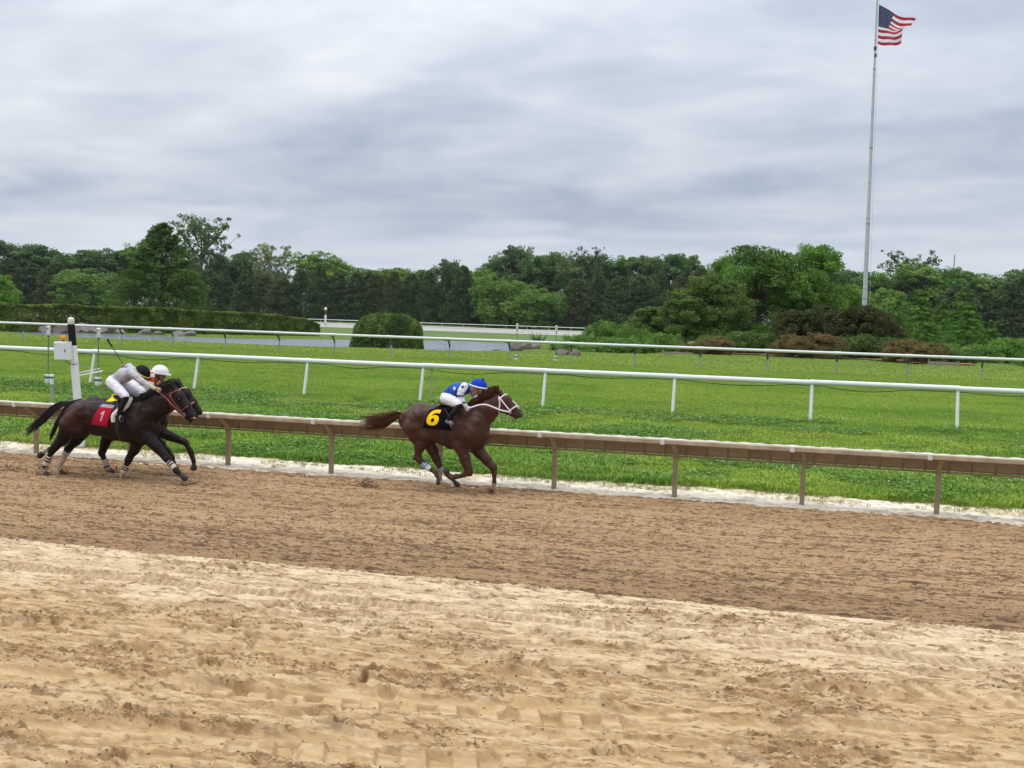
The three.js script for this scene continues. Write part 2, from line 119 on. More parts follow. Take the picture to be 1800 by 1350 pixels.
const D = {"h6":{"X":-5.98,"D":18.6,"b":[["trunk",0.09,1.28,[[-0.753,1.214,0,0.1483],[-0.524,1.236,0,0.2662],[-0.242,1.182,0,0.2948],[0.1,1.132,0,0.3474],[0.366,1.107,0,0.3413],[0.511,1.037,0,0.2337]]],["trunk",0.05,1.6,[[0.175,1.381,0,0.1172],[0.378,1.411,0,0.1266],[0.541,1.391,0,0.1264]]],["trunk",0.07,1.45,[[0.485,1.231,0,0.2531],[0.701,1.467,0,0.1746],[0.867,1.621,0,0.1257]]],["head",0.03,1.25,[[0.916,1.662,0,0.0918],[1.017,1.648,0,0.0917],[1.13,1.547,0,0.0771],[1.232,1.446,0,0.0626]]],["head",0.025,1.2,[[0.93,1.547,0,0.1063],[1.052,1.475,0,0.0627],[1.184,1.404,0,0.0501]]],["muzzle",0.02,1.0,[[1.203,1.434,0,0.0636],[1.263,1.418,0,0.0539]]],["muzzle",0.012,1.0,[[1.134,1.392,0,0.0309],[1.195,1.366,0,0.0328]]],["ear",0.01,1,[[0.939,1.744,0.055,0.025],[0.892,1.83,0.075,0.0096]]],["ear",0.01,1,[[0.939,1.737,-0.055,0.0252],[0.891,1.822,-0.075,0.0097]]],["trunk",0.06,1,[[0.546,1.266,0.14,0.1255],[0.454,1.068,0.15,0.145],[0.292,0.852,0.13,0.1068]]],["trunk",0.06,1,[[0.463,1.238,-0.14,0.1274],[0.417,0.822,-0.13,0.1178]]],["trunk",0.06,1,[[-0.49,1.298,0.13,0.1665],[-0.588,1.106,0.13,0.1766],[-0.364,0.991,0.14,0.1271]]],["trunk",0.06,1,[[-0.581,1.272,-0.13,0.1688],[-0.639,1.08,-0.13,0.169],[-0.415,0.962,-0.13,0.1289]]],["leg",0.03,1,[[-0.602,1.085,0.12,0.1767],[-0.461,0.856,0.12,0.1128],[-0.507,0.626,0.12,0.0687]]],["leg",0.015,1,[[-0.517,0.606,0.12,0.0648],[-0.378,0.466,0.12,0.0432],[-0.189,0.36,0.12,0.045]]],["leg",0.012,1,[[-0.568,0.573,0.12,0.0315],[-0.487,0.657,0.12,0.0344]]],["pastern",0.012,1,[[-0.179,0.356,0.12,0.048],[-0.125,0.265,0.12,0.0372]]],["hoof",0.008,1,[[-0.119,0.236,0.12,0.0391],[-0.112,0.178,0.12,0.0509]]],["leg",0.03,1,[[-0.454,0.971,-0.12,0.1587],[-0.3,0.671,-0.12,0.0941],[-0.2,0.478,-0.12,0.0673]]],["leg",0.015,1,[[-0.189,0.449,-0.12,0.0614],[-0.114,0.354,-0.12,0.0435],[-0.029,0.29,-0.12,0.0455]]],["pastern",0.012,1,[[-0.029,0.285,-0.12,0.0484],[0.067,0.216,-0.12,0.0375]]],["hoof",0.008,1,[[0.088,0.198,-0.12,0.0395],[0.152,0.133,-0.12,0.0513]]],["leg",0.03,1,[[0.25,0.879,0.13,0.136],[0.338,0.65,0.13,0.0922],[0.426,0.421,0.13,0.0679]]],["leg",0.015,1,[[0.437,0.392,0.13,0.0621],[0.296,0.334,0.13,0.0418],[0.144,0.294,0.13,0.0429]]],["pastern",0.012,1,[[0.134,0.294,0.13,0.0468],[0.072,0.319,0.13,0.0371]]],["hoof",0.008,1,[[0.061,0.338,0.13,0.039],[0.019,0.394,0.13,0.0507]]],["leg",0.03,1,[[0.44,0.844,-0.12,0.1275],[0.598,0.666,-0.12,0.093],[0.788,0.471,-0.12,0.0645]]],["leg",0.015,1,[[0.798,0.452,-0.12,0.0606],[0.813,0.315,-0.12,0.0401],[0.816,0.187,-0.12,0.043]]],["sock",0.012,1,[[0.816,0.187,-0.12,0.046],[0.778,0.106,-0.12,0.0372]]],["hoof",0.008,1,[[0.774,0.091,-0.12,0.0392],[0.755,0.025,-0.12,0.049]]]],"wraps":[[[-0.41,0.494,0.12],[-0.273,0.404,0.12]],[[-0.157,0.401,-0.12],[-0.06,0.308,-0.12]]],"tail":[[-0.861,1.318,0],[-0.986,1.282,0],[-1.216,1.17,0],[-1.642,1.117,0]],"mane":[[0.922,1.779,0],[0.774,1.704,0],[0.615,1.628,0],[0.455,1.562,0]],"cloth":[[-0.281,1.496,0],[0.172,1.489,0],[0.141,1.115,0],[-0.375,1.126,0]],"girth":[[0.019,1.462,0],[0.048,0.794,0]],"bridle":[[[0.905,1.71,0],[0.977,1.626,0],[1.102,1.478,0]],[[0.905,1.71,0],[0.928,1.585,0],[0.903,1.429,0]],[[0.925,1.682,0],[0.984,1.738,0],[1.023,1.755,0]],[[1.102,1.483,0],[1.17,1.539,0],[1.209,1.565,0]]],"bit":[1.102,1.458,0],"reins":[[1.121,1.455,0.07],[0.965,1.492,0.16],[0.685,1.577,0.2],[0.417,1.502,0.27]],"eye":[1.037,1.639,0],"nostril":[1.262,1.438,0]},"h2":{"X":-11.63,"D":17.35,"b":[["trunk",0.09,1.28,[[-0.869,1.053,0,0.2004],[-0.674,1.083,0,0.2699],[-0.388,1.078,0,0.2838],[-0.025,1.047,0,0.3272],[0.357,1.038,0,0.3502],[0.581,0.961,0,0.246]]],["trunk",0.05,1.6,[[0.063,1.3,0,0.1088],[0.298,1.312,0,0.1233],[0.488,1.312,0,0.1279]]],["trunk",0.07,1.45,[[0.534,1.176,0,0.2657],[0.82,1.358,0,0.2009],[1.06,1.497,0,0.1416]]],["head",0.03,1.25,[[1.114,1.578,0,0.0927],[1.213,1.524,0,0.0974],[1.346,1.374,0,0.0817],[1.445,1.253,0,0.0661]]],["head",0.025,1.2,[[1.127,1.432,0,0.1122],[1.26,1.302,0,0.0682],[1.403,1.182,0,0.0525]]],["muzzle",0.02,1,[[1.413,1.241,0,0.0681],[1.478,1.215,0,0.0583]]],["muzzle",0.012,1,[[1.348,1.179,0,0.0331],[1.425,1.144,0,0.035]]],["ear",0.01,1,[[1.135,1.661,0.055,0.0253],[1.081,1.757,0.075,0.0097]]],["ear",0.01,1,[[1.112,1.663,-0.055,0.0254],[1.044,1.757,-0.075,0.0098]]],["trunk",0.06,1,[[0.667,1.233,0.14,0.1268],[0.555,1.012,0.15,0.1465],[0.533,0.842,0.13,0.1174]]],["trunk",0.06,1,[[0.511,1.203,-0.14,0.1288],[0.41,0.81,-0.13,0.1192]]],["trunk",0.06,1,[[-0.605,1.157,0.13,0.1687],[-0.843,0.935,0.13,0.1792],[-0.652,0.856,0.14,0.1291]]],["trunk",0.06,1,[[-0.766,1.128,-0.13,0.1712],[-0.845,0.891,-0.13,0.1715]]],["leg",0.03,1,[[-0.85,0.933,0.12,0.1794],[-0.987,0.725,0.12,0.1049],[-1.205,0.501,0.12,0.0682]]],["leg",0.015,1,[[-1.228,0.47,0.12,0.0632],[-1.309,0.303,0.12,0.0432],[-1.389,0.146,0.12,0.0463]]],["leg",0.012,1,[[-1.286,0.466,0.12,0.0301],[-1.194,0.552,0.12,0.0341]]],["sock",0.012,1,[[-1.395,0.136,0.12,0.0483],[-1.366,0.077,0.12,0.0382]]],["hoof",0.008,1,[[-1.365,0.067,0.12,0.0402],[-1.319,0.029,0.12,0.0482]]],["leg",0.03,1,[[-0.769,0.896,-0.12,0.1813],[-0.918,0.635,-0.12,0.0959],[-1.068,0.473,-0.12,0.0668]]],["sock",0.015,1,[[-1.091,0.441,-0.12,0.0608],[-1.172,0.294,-0.12,0.0426],[-1.253,0.156,-0.12,0.0457]]],["sock",0.012,1,[[-1.253,0.146,-0.12,0.0477],[-1.229,0.086,-0.12,0.0386]]],["hoof",0.008,1,[[-1.217,0.076,-0.12,0.0406],[-1.158,0.039,-0.12,0.0487]]],["leg",0.03,1,[[0.61,0.876,0.13,0.1418],[0.855,0.655,0.13,0.0858],[1.054,0.48,0.13,0.0642]]],["leg",0.015,1,[[1.076,0.462,0.13,0.0594],[1.154,0.369,0.13,0.0408],[1.242,0.277,0.13,0.0437]]],["pastern",0.012,1,[[1.243,0.272,0.13,0.0457],[1.32,0.213,0.13,0.0369]]],["hoof",0.008,1,[[1.331,0.204,0.13,0.0388],[1.402,0.15,0.13,0.0504]]],["leg",0.03,1,[[0.361,0.758,-0.12,0.1341],[0.251,0.532,-0.12,0.0856],[0.14,0.345,-0.12,0.0638]]],["leg",0.015,1,[[0.129,0.324,-0.12,0.0589],[0.079,0.2,-0.12,0.0409],[0.04,0.117,-0.12,0.044]]],["sock",0.012,1,[[0.04,0.117,-0.12,0.045],[0.007,0.055,-0.12,0.037]]],["sock",0.008,1,[[0.004,0.049,-0.12,0.039],[-0.005,0.024,-0.12,0.043]]]],"wraps":[[[-1.274,0.366,0.12],[-1.355,0.209,0.12]],[[1.099,0.424,0.13],[1.209,0.314,0.13]],[[0.107,0.262,-0.12],[0.045,0.138,-0.12]]],"tail":[[-0.963,1.33,0],[-1.171,1.269,0],[-1.473,1.031,0],[-1.848,0.746,0]],"mane":[[1.112,1.686,0],[0.927,1.618,0],[0.707,1.539,0],[0.464,1.449,0]],"cloth":[[-0.208,1.347,0],[0.063,1.34,0],[-0.001,0.969,0],[-0.341,0.99,0]],"girth":[[0.141,1.394,0],[0.182,0.69,0]],"pad":[[0.286,1.46,0],[0.353,1.434,0],[0.144,1.056,0],[0.075,1.232,0]],"bridle":[[[1.081,1.596,0],[1.137,1.462,0],[1.315,1.246,0]],[[1.081,1.596,0],[1.072,1.439,0],[1.096,1.293,0]],[[1.103,1.587,0],[1.179,1.63,0],[1.233,1.633,0]],[[1.281,1.293,0],[1.368,1.356,0],[1.411,1.387,0]]],"bit":[1.326,1.227,0],"reins":[[1.374,1.226,0.08],[1.198,1.379,0.17],[1.033,1.526,0.17],[0.914,1.619,0.19]],"eye":[1.246,1.487,0],"nostril":[1.489,1.226,0],"snip":[[1.412,1.3,0],[1.489,1.196,0]]},"h3":{"X":-11.94,"D":18.15,"b":[["trunk",0.09,1.28,[[-0.895,1.048,0,0.1985],[-0.702,1.078,0,0.2674],[-0.42,1.073,0,0.2813],[-0.061,1.042,0,0.3243],[0.317,1.032,0,0.3473],[0.538,0.956,0,0.2439]]],["trunk",0.05,1.6,[[0.026,1.293,0,0.1079],[0.258,1.304,0,0.1223],[0.446,1.304,0,0.1269]]],["trunk",0.07,1.45,[[0.492,1.169,0,0.2634],[0.775,1.349,0,0.1992],[1.012,1.487,0,0.1404]]],["head",0.03,1.25,[[1.066,1.567,0,0.0919],[1.164,1.514,0,0.0967],[1.295,1.365,0,0.0811],[1.394,1.244,0,0.0656]]],["head",0.025,1.2,[[1.078,1.422,0,0.1113],[1.21,1.293,0,0.0677],[1.352,1.174,0,0.0521]]],["muzzle",0.02,1,[[1.362,1.233,0,0.0676],[1.427,1.207,0,0.0579]]],["muzzle",0.012,1,[[1.298,1.171,0,0.0328],[1.374,1.137,0,0.0347]]],["ear",0.01,1,[[1.087,1.649,0.055,0.0251],[1.033,1.744,0.075,0.0096]]],["ear",0.01,1,[[1.064,1.652,-0.055,0.0252],[0.996,1.745,-0.075,0.0097]]],["trunk",0.06,1,[[0.623,1.225,0.14,0.1258],[0.512,1.006,0.15,0.1454],[0.49,0.838,0.13,0.1165]]],["trunk",0.06,1,[[0.469,1.197,-0.14,0.1277],[0.369,0.807,-0.13,0.1181]]],["trunk",0.06,1,[[-0.635,1.151,0.13,0.1672],[-0.87,0.931,0.13,0.1776],[-0.682,0.853,0.14,0.128]]],["trunk",0.06,1,[[-0.794,1.124,-0.13,0.1695],[-0.872,0.889,-0.13,0.1698]]],["leg",0.03,1,[[0.596,0.884,0.12,0.1378],[0.873,0.766,0.12,0.0875],[1.227,0.664,0.12,0.0639]]],["leg",0.015,1,[[1.25,0.645,0.12,0.0588],[1.343,0.497,0.12,0.0405],[1.402,0.348,0.12,0.0435]]],["pastern",0.012,1,[[1.402,0.338,0.12,0.0456],[1.414,0.288,0.12,0.0375]]],["hoof",0.008,1,[[1.414,0.277,0.12,0.0395],[1.415,0.216,0.12,0.0496]]],["leg",0.03,1,[[0.365,0.766,-0.12,0.1346],[0.577,0.57,-0.12,0.0868],[0.812,0.335,-0.12,0.0629]]],["leg",0.015,1,[[0.824,0.315,-0.12,0.0578],[0.871,0.235,-0.12,0.0412],[0.907,0.164,-0.12,0.0433]]],["pastern",0.012,1,[[0.907,0.164,-0.12,0.0454],[0.942,0.104,-0.12,0.0371]]],["hoof",0.008,1,[[0.942,0.094,-0.12,0.0392],[0.978,0.045,-0.12,0.0484]]],["leg",0.03,1,[[-0.631,0.962,0.12,0.1761],[-0.358,0.779,0.12,0.124],[-0.357,0.644,0.12,0.0982],[-0.449,0.379,0.12,0.0663]]],["leg",0.015,1,[[-0.46,0.357,0.12,0.0621],[-0.388,0.205,0.12,0.0424],[-0.34,0.094,0.12,0.0455]]],["sock",0.012,1,[[-0.334,0.089,0.12,0.0476],[-0.31,0.054,0.12,0.0383]]],["hoof",0.008,1,[[-0.304,0.049,0.12,0.0393],[-0.263,0.026,0.12,0.0496]]],["leg",0.03,1,[[-0.919,0.885,-0.12,0.1788],[-1.219,0.625,-0.12,0.1003],[-1.487,0.46,-0.12,0.0678]]],["leg",0.015,1,[[-1.511,0.448,-0.12,0.0636],[-1.645,0.376,-0.12,0.0436],[-1.768,0.326,-0.12,0.0468]]],["sock",0.012,1,[[-1.768,0.326,-0.12,0.0489],[-1.854,0.278,-0.12,0.0405]]],["hoof",0.008,1,[[-1.879,0.255,-0.12,0.0416],[-1.953,0.197,-0.12,0.0523]]]],"wraps":[[[-0.4,0.246,0.12],[-0.352,0.135,0.12]]],"tail":[[-0.981,1.311,0],[-1.258,1.193,0],[-1.45,0.909,0],[-1.643,0.559,0]],"mane":[[1.064,1.674,0],[0.88,1.607,0],[0.663,1.529,0],[0.423,1.44,0]],"cloth":[[-0.316,1.416,0],[-0.045,1.419,0],[-0.111,1.032,0],[-0.442,1.046,0]],"girth":[[0.102,1.385,0],[0.143,0.688,0]],"bridle":[[[1.033,1.585,0],[1.089,1.452,0],[1.265,1.238,0]],[[1.055,1.577,0],[1.13,1.619,0],[1.184,1.621,0]],[[1.232,1.284,0],[1.317,1.347,0],[1.36,1.378,0]]],"bit":[1.276,1.219,0],"reins":[[1.323,1.217,0.08],[1.149,1.369,0.17],[0.951,1.571,0.15]],"eye":[1.197,1.477,0],"nostril":[1.437,1.217,0]},"j6":{"X":-5.98,"D":18.6,"b":[["pants",0.04,1,[[-0.032,1.651,0.08,0.0877],[-0.084,1.638,-0.08,0.0885]]],["silks",0.05,0.8,[[-0.009,1.706,0,0.1027],[0.132,1.791,0,0.1122],[0.285,1.817,0,0.1023]]],["silks",0.03,1,[[0.337,1.847,0.14,0.0677],[0.252,1.828,-0.14,0.0687]]],["pants",0.03,1,[[-0.025,1.633,0.1,0.0974],[0.14,1.599,0.2,0.087],[0.264,1.571,0.27,0.0693]]],["pants",0.03,1,[[-0.08,1.627,-0.1,0.0984],[0.044,1.577,-0.2,0.0889],[0.147,1.538,-0.27,0.0713]]],["boot",0.015,1,[[0.282,1.545,0.29,0.0538],[0.197,1.437,0.33,0.0509],[0.116,1.309,0.35,0.0365]]],["shoe",0.012,1,[[0.087,1.269,0.35,0.0365],[0.172,1.236,0.36,0.0307]]],["boot",0.015,1,[[0.142,1.506,-0.29,0.0555],[0.029,1.378,-0.33,0.0527],[-0.067,1.242,-0.35,0.0379]]],["shoe",0.012,1,[[-0.087,1.21,-0.35,0.0379],[-0.006,1.174,-0.36,0.0319]]],["sleeve",0.02,1,[[0.322,1.868,0.19,0.0636],[0.289,1.792,0.24,0.0597]]],["sleeve2",0.02,1,[[0.274,1.734,0.25,0.0539],[0.317,1.621,0.25,0.0481],[0.367,1.545,0.24,0.0375]]],["sleeve",0.02,1,[[0.288,1.826,-0.19,0.0649],[0.337,1.737,-0.24,0.0591]]],["sleeve2",0.02,1,[[0.367,1.659,-0.25,0.0532],[0.368,1.562,-0.22,0.0384]]],["collar",0.015,1,[[0.345,1.84,0,0.0633],[0.437,1.834,0,0.0505]]]],"head":[[0.528,1.848,0]],"handR":[[0.388,1.508,0.24]],"handL":[[0.375,1.534,-0.2]],"fore":[[0.317,1.621,0.25]]},"j2":{"X":-11.63,"D":17.35,"b":[["pants",0.04,1,[[-0.056,1.736,0.08,0.0937],[-0.164,1.723,-0.08,0.0945]]],["silks",0.05,0.8,[[-0.032,1.762,0,0.1039],[0.125,1.848,0,0.1184],[0.281,1.904,0,0.1034]]],["silks",0.03,1,[[0.395,1.935,0.14,0.0684],[0.212,1.915,-0.14,0.0695]]],["pants",0.03,1,[[-0.042,1.717,0.1,0.0985],[0.158,1.603,0.18,0.0842],[0.327,1.517,0.25,0.0681]]],["pants",0.03,1,[[-0.166,1.712,-0.1,0.0996],[0.053,1.617,-0.18,0.0858],[0.257,1.523,-0.25,0.0699]]],["boot",0.015,1,[[0.341,1.48,0.27,0.0545],[0.281,1.334,0.31,0.0505],[0.251,1.197,0.33,0.0369]]],["shoe",0.012,1,[[0.218,1.156,0.33,0.0369],[0.325,1.134,0.34,0.031]]],["boot",0.015,1,[[0.245,1.481,-0.27,0.054],[0.13,1.332,-0.31,0.0502],[0.061,1.186,-0.33,0.0382]]],["shoe",0.012,1,[[0.039,1.144,-0.33,0.0382],[0.135,1.118,-0.34,0.0322]]],["sleeve",0.02,1,[[0.412,1.909,0.2,0.0662],[0.624,1.773,0.22,0.0543],[0.75,1.71,0.21,0.0446]]],["cuff",0.012,1,[[0.761,1.706,0.21,0.0426],[0.843,1.675,0.2,0.0358]]],["sleeve",0.02,1,[[0.172,1.921,-0.2,0.0657],[0.038,1.992,-0.3,0.0561],[-0.056,1.976,-0.34,0.0442]]],["collar",0.015,1,[[0.325,1.936,0,0.064],[0.415,1.93,0,0.0511]]]],"head":[[0.482,1.893,0]],"handR":[[0.902,1.648,0.19]],"handL":[[-0.091,1.975,-0.34]],"fore":[[0.75,1.71,0.21]],"whip":[[-0.067,1.946,-0.34],[-0.253,2.2,-0.34],[-0.445,2.455,-0.34]]},"j3":{"X":-11.94,"D":18.15,"b":[["pants",0.04,1,[[0.075,1.677,0.08,0.0924],[-0.03,1.664,-0.08,0.0932]]],["silks",0.05,0.8,[[0.116,1.706,0,0.103],[0.278,1.775,0,0.1182],[0.429,1.812,0,0.1026]]],["silks",0.03,1,[[0.54,1.843,0.14,0.0672],[0.363,1.823,-0.14,0.0682]]],["pants",0.03,1,[[0.089,1.668,0.1,0.0974],[0.281,1.589,0.18,0.0836],[0.465,1.52,0.25,0.0669]]],["pants",0.03,1,[[-0.031,1.663,-0.1,0.0985],[0.191,1.519,-0.25,0.0688]]],["boot",0.015,1,[[0.478,1.491,0.27,0.0527],[0.414,1.359,0.31,0.0506],[0.382,1.237,0.33,0.0364]]],["shoe",0.012,1,[[0.36,1.195,0.33,0.0365],[0.458,1.18,0.34,0.0303]]],["boot",0.015,1,[[0.179,1.486,-0.27,0.0542],[0.06,1.331,-0.31,0.0523],[0.001,1.201,-0.33,0.0378]]],["shoe",0.012,1,[[-0.022,1.157,-0.33,0.0378],[0.067,1.14,-0.34,0.0315]]],["sleeve",0.02,1,[[0.59,1.828,0.2,0.0649],[0.605,1.688,0.24,0.0567]]],["sleeve2",0.02,1,[[0.618,1.618,0.24,0.0506],[0.73,1.56,0.2,0.0385]]],["sleeve",0.02,1,[[0.36,1.81,-0.2,0.0643],[0.384,1.653,-0.24,0.0561],[0.574,1.562,-0.18,0.0393]]],["collar",0.015,1,[[0.486,1.845,0,0.0636],[0.579,1.829,0,0.0512]]]],"head":[[0.648,1.852,0]],"handR":[[0.775,1.551,0.18]],"handL":[[0.633,1.555,-0.16]],"fore":[[0.697,1.59,0.22]]}};

// ---------------------------------------------------------------- ground
const PROF = [[20, 0], [20.9, 0.0], [21.4, 0.08], [24, 0.2], [30.8, 0.51], [57, 0.66], [70, 0.45], [82, -0.05], [95, -0.16], [130, -0.5], [284, -2.2], [372, -2.2], [420, -1.2], [1500, 0], [3000, 0]];
const NEAR = [[-84, 98], [-80, 97], [-76, 95.5], [-60, 86], [-45, 83], [-35, 90], [-29, 91.6], [-25, 96]];
const FAR = [[-84, 98.2], [-80, 98.7], [-76, 99], [-62, 101], [-55, 101.5], [-48, 112], [-38.6, 122], [-30, 119], [-25, 96.5]];
function pond(x, d) { if (x < -84 || x > -25) return -99; return Math.min(d - pw(NEAR, x), pw(FAR, x) - d); }
function turfY(x, d) {
  let y = pw(PROF, d);
  if (d > 72 && d < 130) y = lerp(y, Math.max(y, 0.3), sst(-16, -8, x) * sst(72, 80, d) * (1 - sst(112, 130, d)));
  if (d > 75 && d < 135) { const p = pond(x, d); y = lerp(y, -1.0, sst(-0.6, 1.2, p)); }
  y += 0.02 * vn(x * 0.5, d * 0.5) * sst(21, 23, d);
  return y;
}
const grassEdge = x => 20.98 + 0.16 * fbm(x * 0.8, 3.3, 3) + 0.05 * vn(x * 5, 8);
function sheet(ds, xl, xr, nx, fy, fc, uvs = 1) {
  const nd = ds.length, pos = new Float32Array(nd * nx * 3), col = fc ? new Float32Array(nd * nx * 3) : null, uv = new Float32Array(nd * nx * 2), idx = new Uint32Array((nd - 1) * (nx - 1) * 6);
  for (let j = 0, k = 0; j < nd; j++) for (let i = 0; i < nx; i++, k++) {
    const u = i / (nx - 1), x0 = xl(ds[j]), x = x0 + (xr(ds[j]) - x0) * u; let dd = ds[j];
    const r = fy(x, dd, j, nd); let y = r; if (Array.isArray(r)) { y = r[0]; dd = r[1]; }
    pos[k * 3] = x; pos[k * 3 + 1] = y; pos[k * 3 + 2] = -dd; uv[k * 2] = x / uvs; uv[k * 2 + 1] = dd / uvs;
    if (fc) { const c = fc(x, dd); col[k * 3] = c[0]; col[k * 3 + 1] = c[1]; col[k * 3 + 2] = c[2]; }
  }
  let q = 0; for (let j = 0; j < nd - 1; j++) for (let i = 0; i < nx - 1; i++) { const a = j * nx + i, b = a + 1, c = a + nx, e = c + 1; idx[q++] = a; idx[q++] = b; idx[q++] = c; idx[q++] = b; idx[q++] = e; idx[q++] = c; }
  const g = new THREE.BufferGeometry(); g.setAttribute('position', new THREE.BufferAttribute(pos, 3)); if (fc) g.setAttribute('color', new THREE.BufferAttribute(col, 3)); g.setAttribute('uv', new THREE.BufferAttribute(uv, 2)); g.setIndex(new THREE.BufferAttribute(idx, 1)); g.computeVertexNormals(); return g;
}
const range = (a, b, n) => Array.from({ length: n }, (_, i) => a + (b - a) * i / (n - 1));
const grainT = dtex(512, (u, v) => 0.5 + 0.55 * tfbm(u, v, 32, 4));
const grassT = dtex(512, (u, v) => { const n = tfbm(u, v, 24, 5), m = tfbm(u + 0.37, v + 0.11, 6, 3); const c = 0.78 + 0.5 * n + 0.25 * m; return [Math.min(1, c * 0.93), Math.min(1, c), Math.min(1, c * 0.8)]; });
const vcol = (rough, extra = {}) => new THREE.MeshStandardMaterial({ vertexColors: true, roughness: rough, side: THREE.DoubleSide, ...extra });

// churned sand in the foreground
const pits = new Map(); {
  const r = rng(5);
  for (let i = 0; i < 620; i++) {
    const d = 5.2 + r() * 7.1, x = -0.9 * d - 1 + r() * (1.1 * d + 3), big = r() < 0.28;
    const p = { x, d, r: big ? 0.055 + r() * 0.05 : 0.02 + r() * 0.03, h: (big ? 0.065 : 0.03) * (0.6 + 0.8 * r()), s: r() < 0.9 ? -1 : 0.6, e: 1 + r() * 0.9, a: r() * 6 };
    for (let a = -1; a <= 1; a++) for (let b = -1; b <= 1; b++) { const k = (Math.floor(x * 3) + a) + ',' + (Math.floor(d * 3) + b); if (!pits.has(k)) pits.set(k, []); pits.get(k).push(p); }
  }
}
// smooth wheel ruts: [distance at x ref, drift per metre of x, half width, depth, x from, x to, x ref]
const swales = [[8.65, 0.155, 0.085, 0.045, -9, -0.6, -2.19], [7.53, 0.19, 0.09, 0.045, -8, -2.3, -3.17], [9.0, 0.22, 0.08, 0.042, -1.5, 6, 0.3], [7.19, 0.07, 0.10, 0.045, -4.0, 0.2, -3.0], [8.62, 0.11, 0.03, 0.02, -8, -3.4, -5], [9.78, 0.09, 0.025, 0.02, -9, -4.2, -6], [10.28, 0.02, 0.028, 0.02, -10, -5.4, -7], [8.02, 0.07, 0.06, 0.03, -1.4, 5, 0], [10.55, 0.05, 0.045, 0.02, -7, 5, -3], [7.75, 0.16, 0.025, 0.018, -6, -3, -4.4], [11.72, 0.02, 0.05, 0.016, -13, 6, 0], [9.35, -0.07, 0.02, 0.018, -0.4, 1.6, 0.4], [9.95, 0.0, 0.02, 0.015, -0.5, 1.8, 0], [6.6, 0.12, 0.1, 0.04, -6, 3, -2], [9.2, 0.1, 0.07, 0.022, -5, -1.9, -3.5]];
{ const r = rng(17); for (let i = 0; i < 46; i++) { const d = 6.4 + 5.9 * r(), x = -0.85 * d + r() * 1.05 * d, l = 1.2 + 3.2 * r(); swales.push([d, 0.02 + 0.14 * r(), 0.012 + 0.022 * r(), 0.022 + 0.022 * r(), x - l, x + l, x]); } }
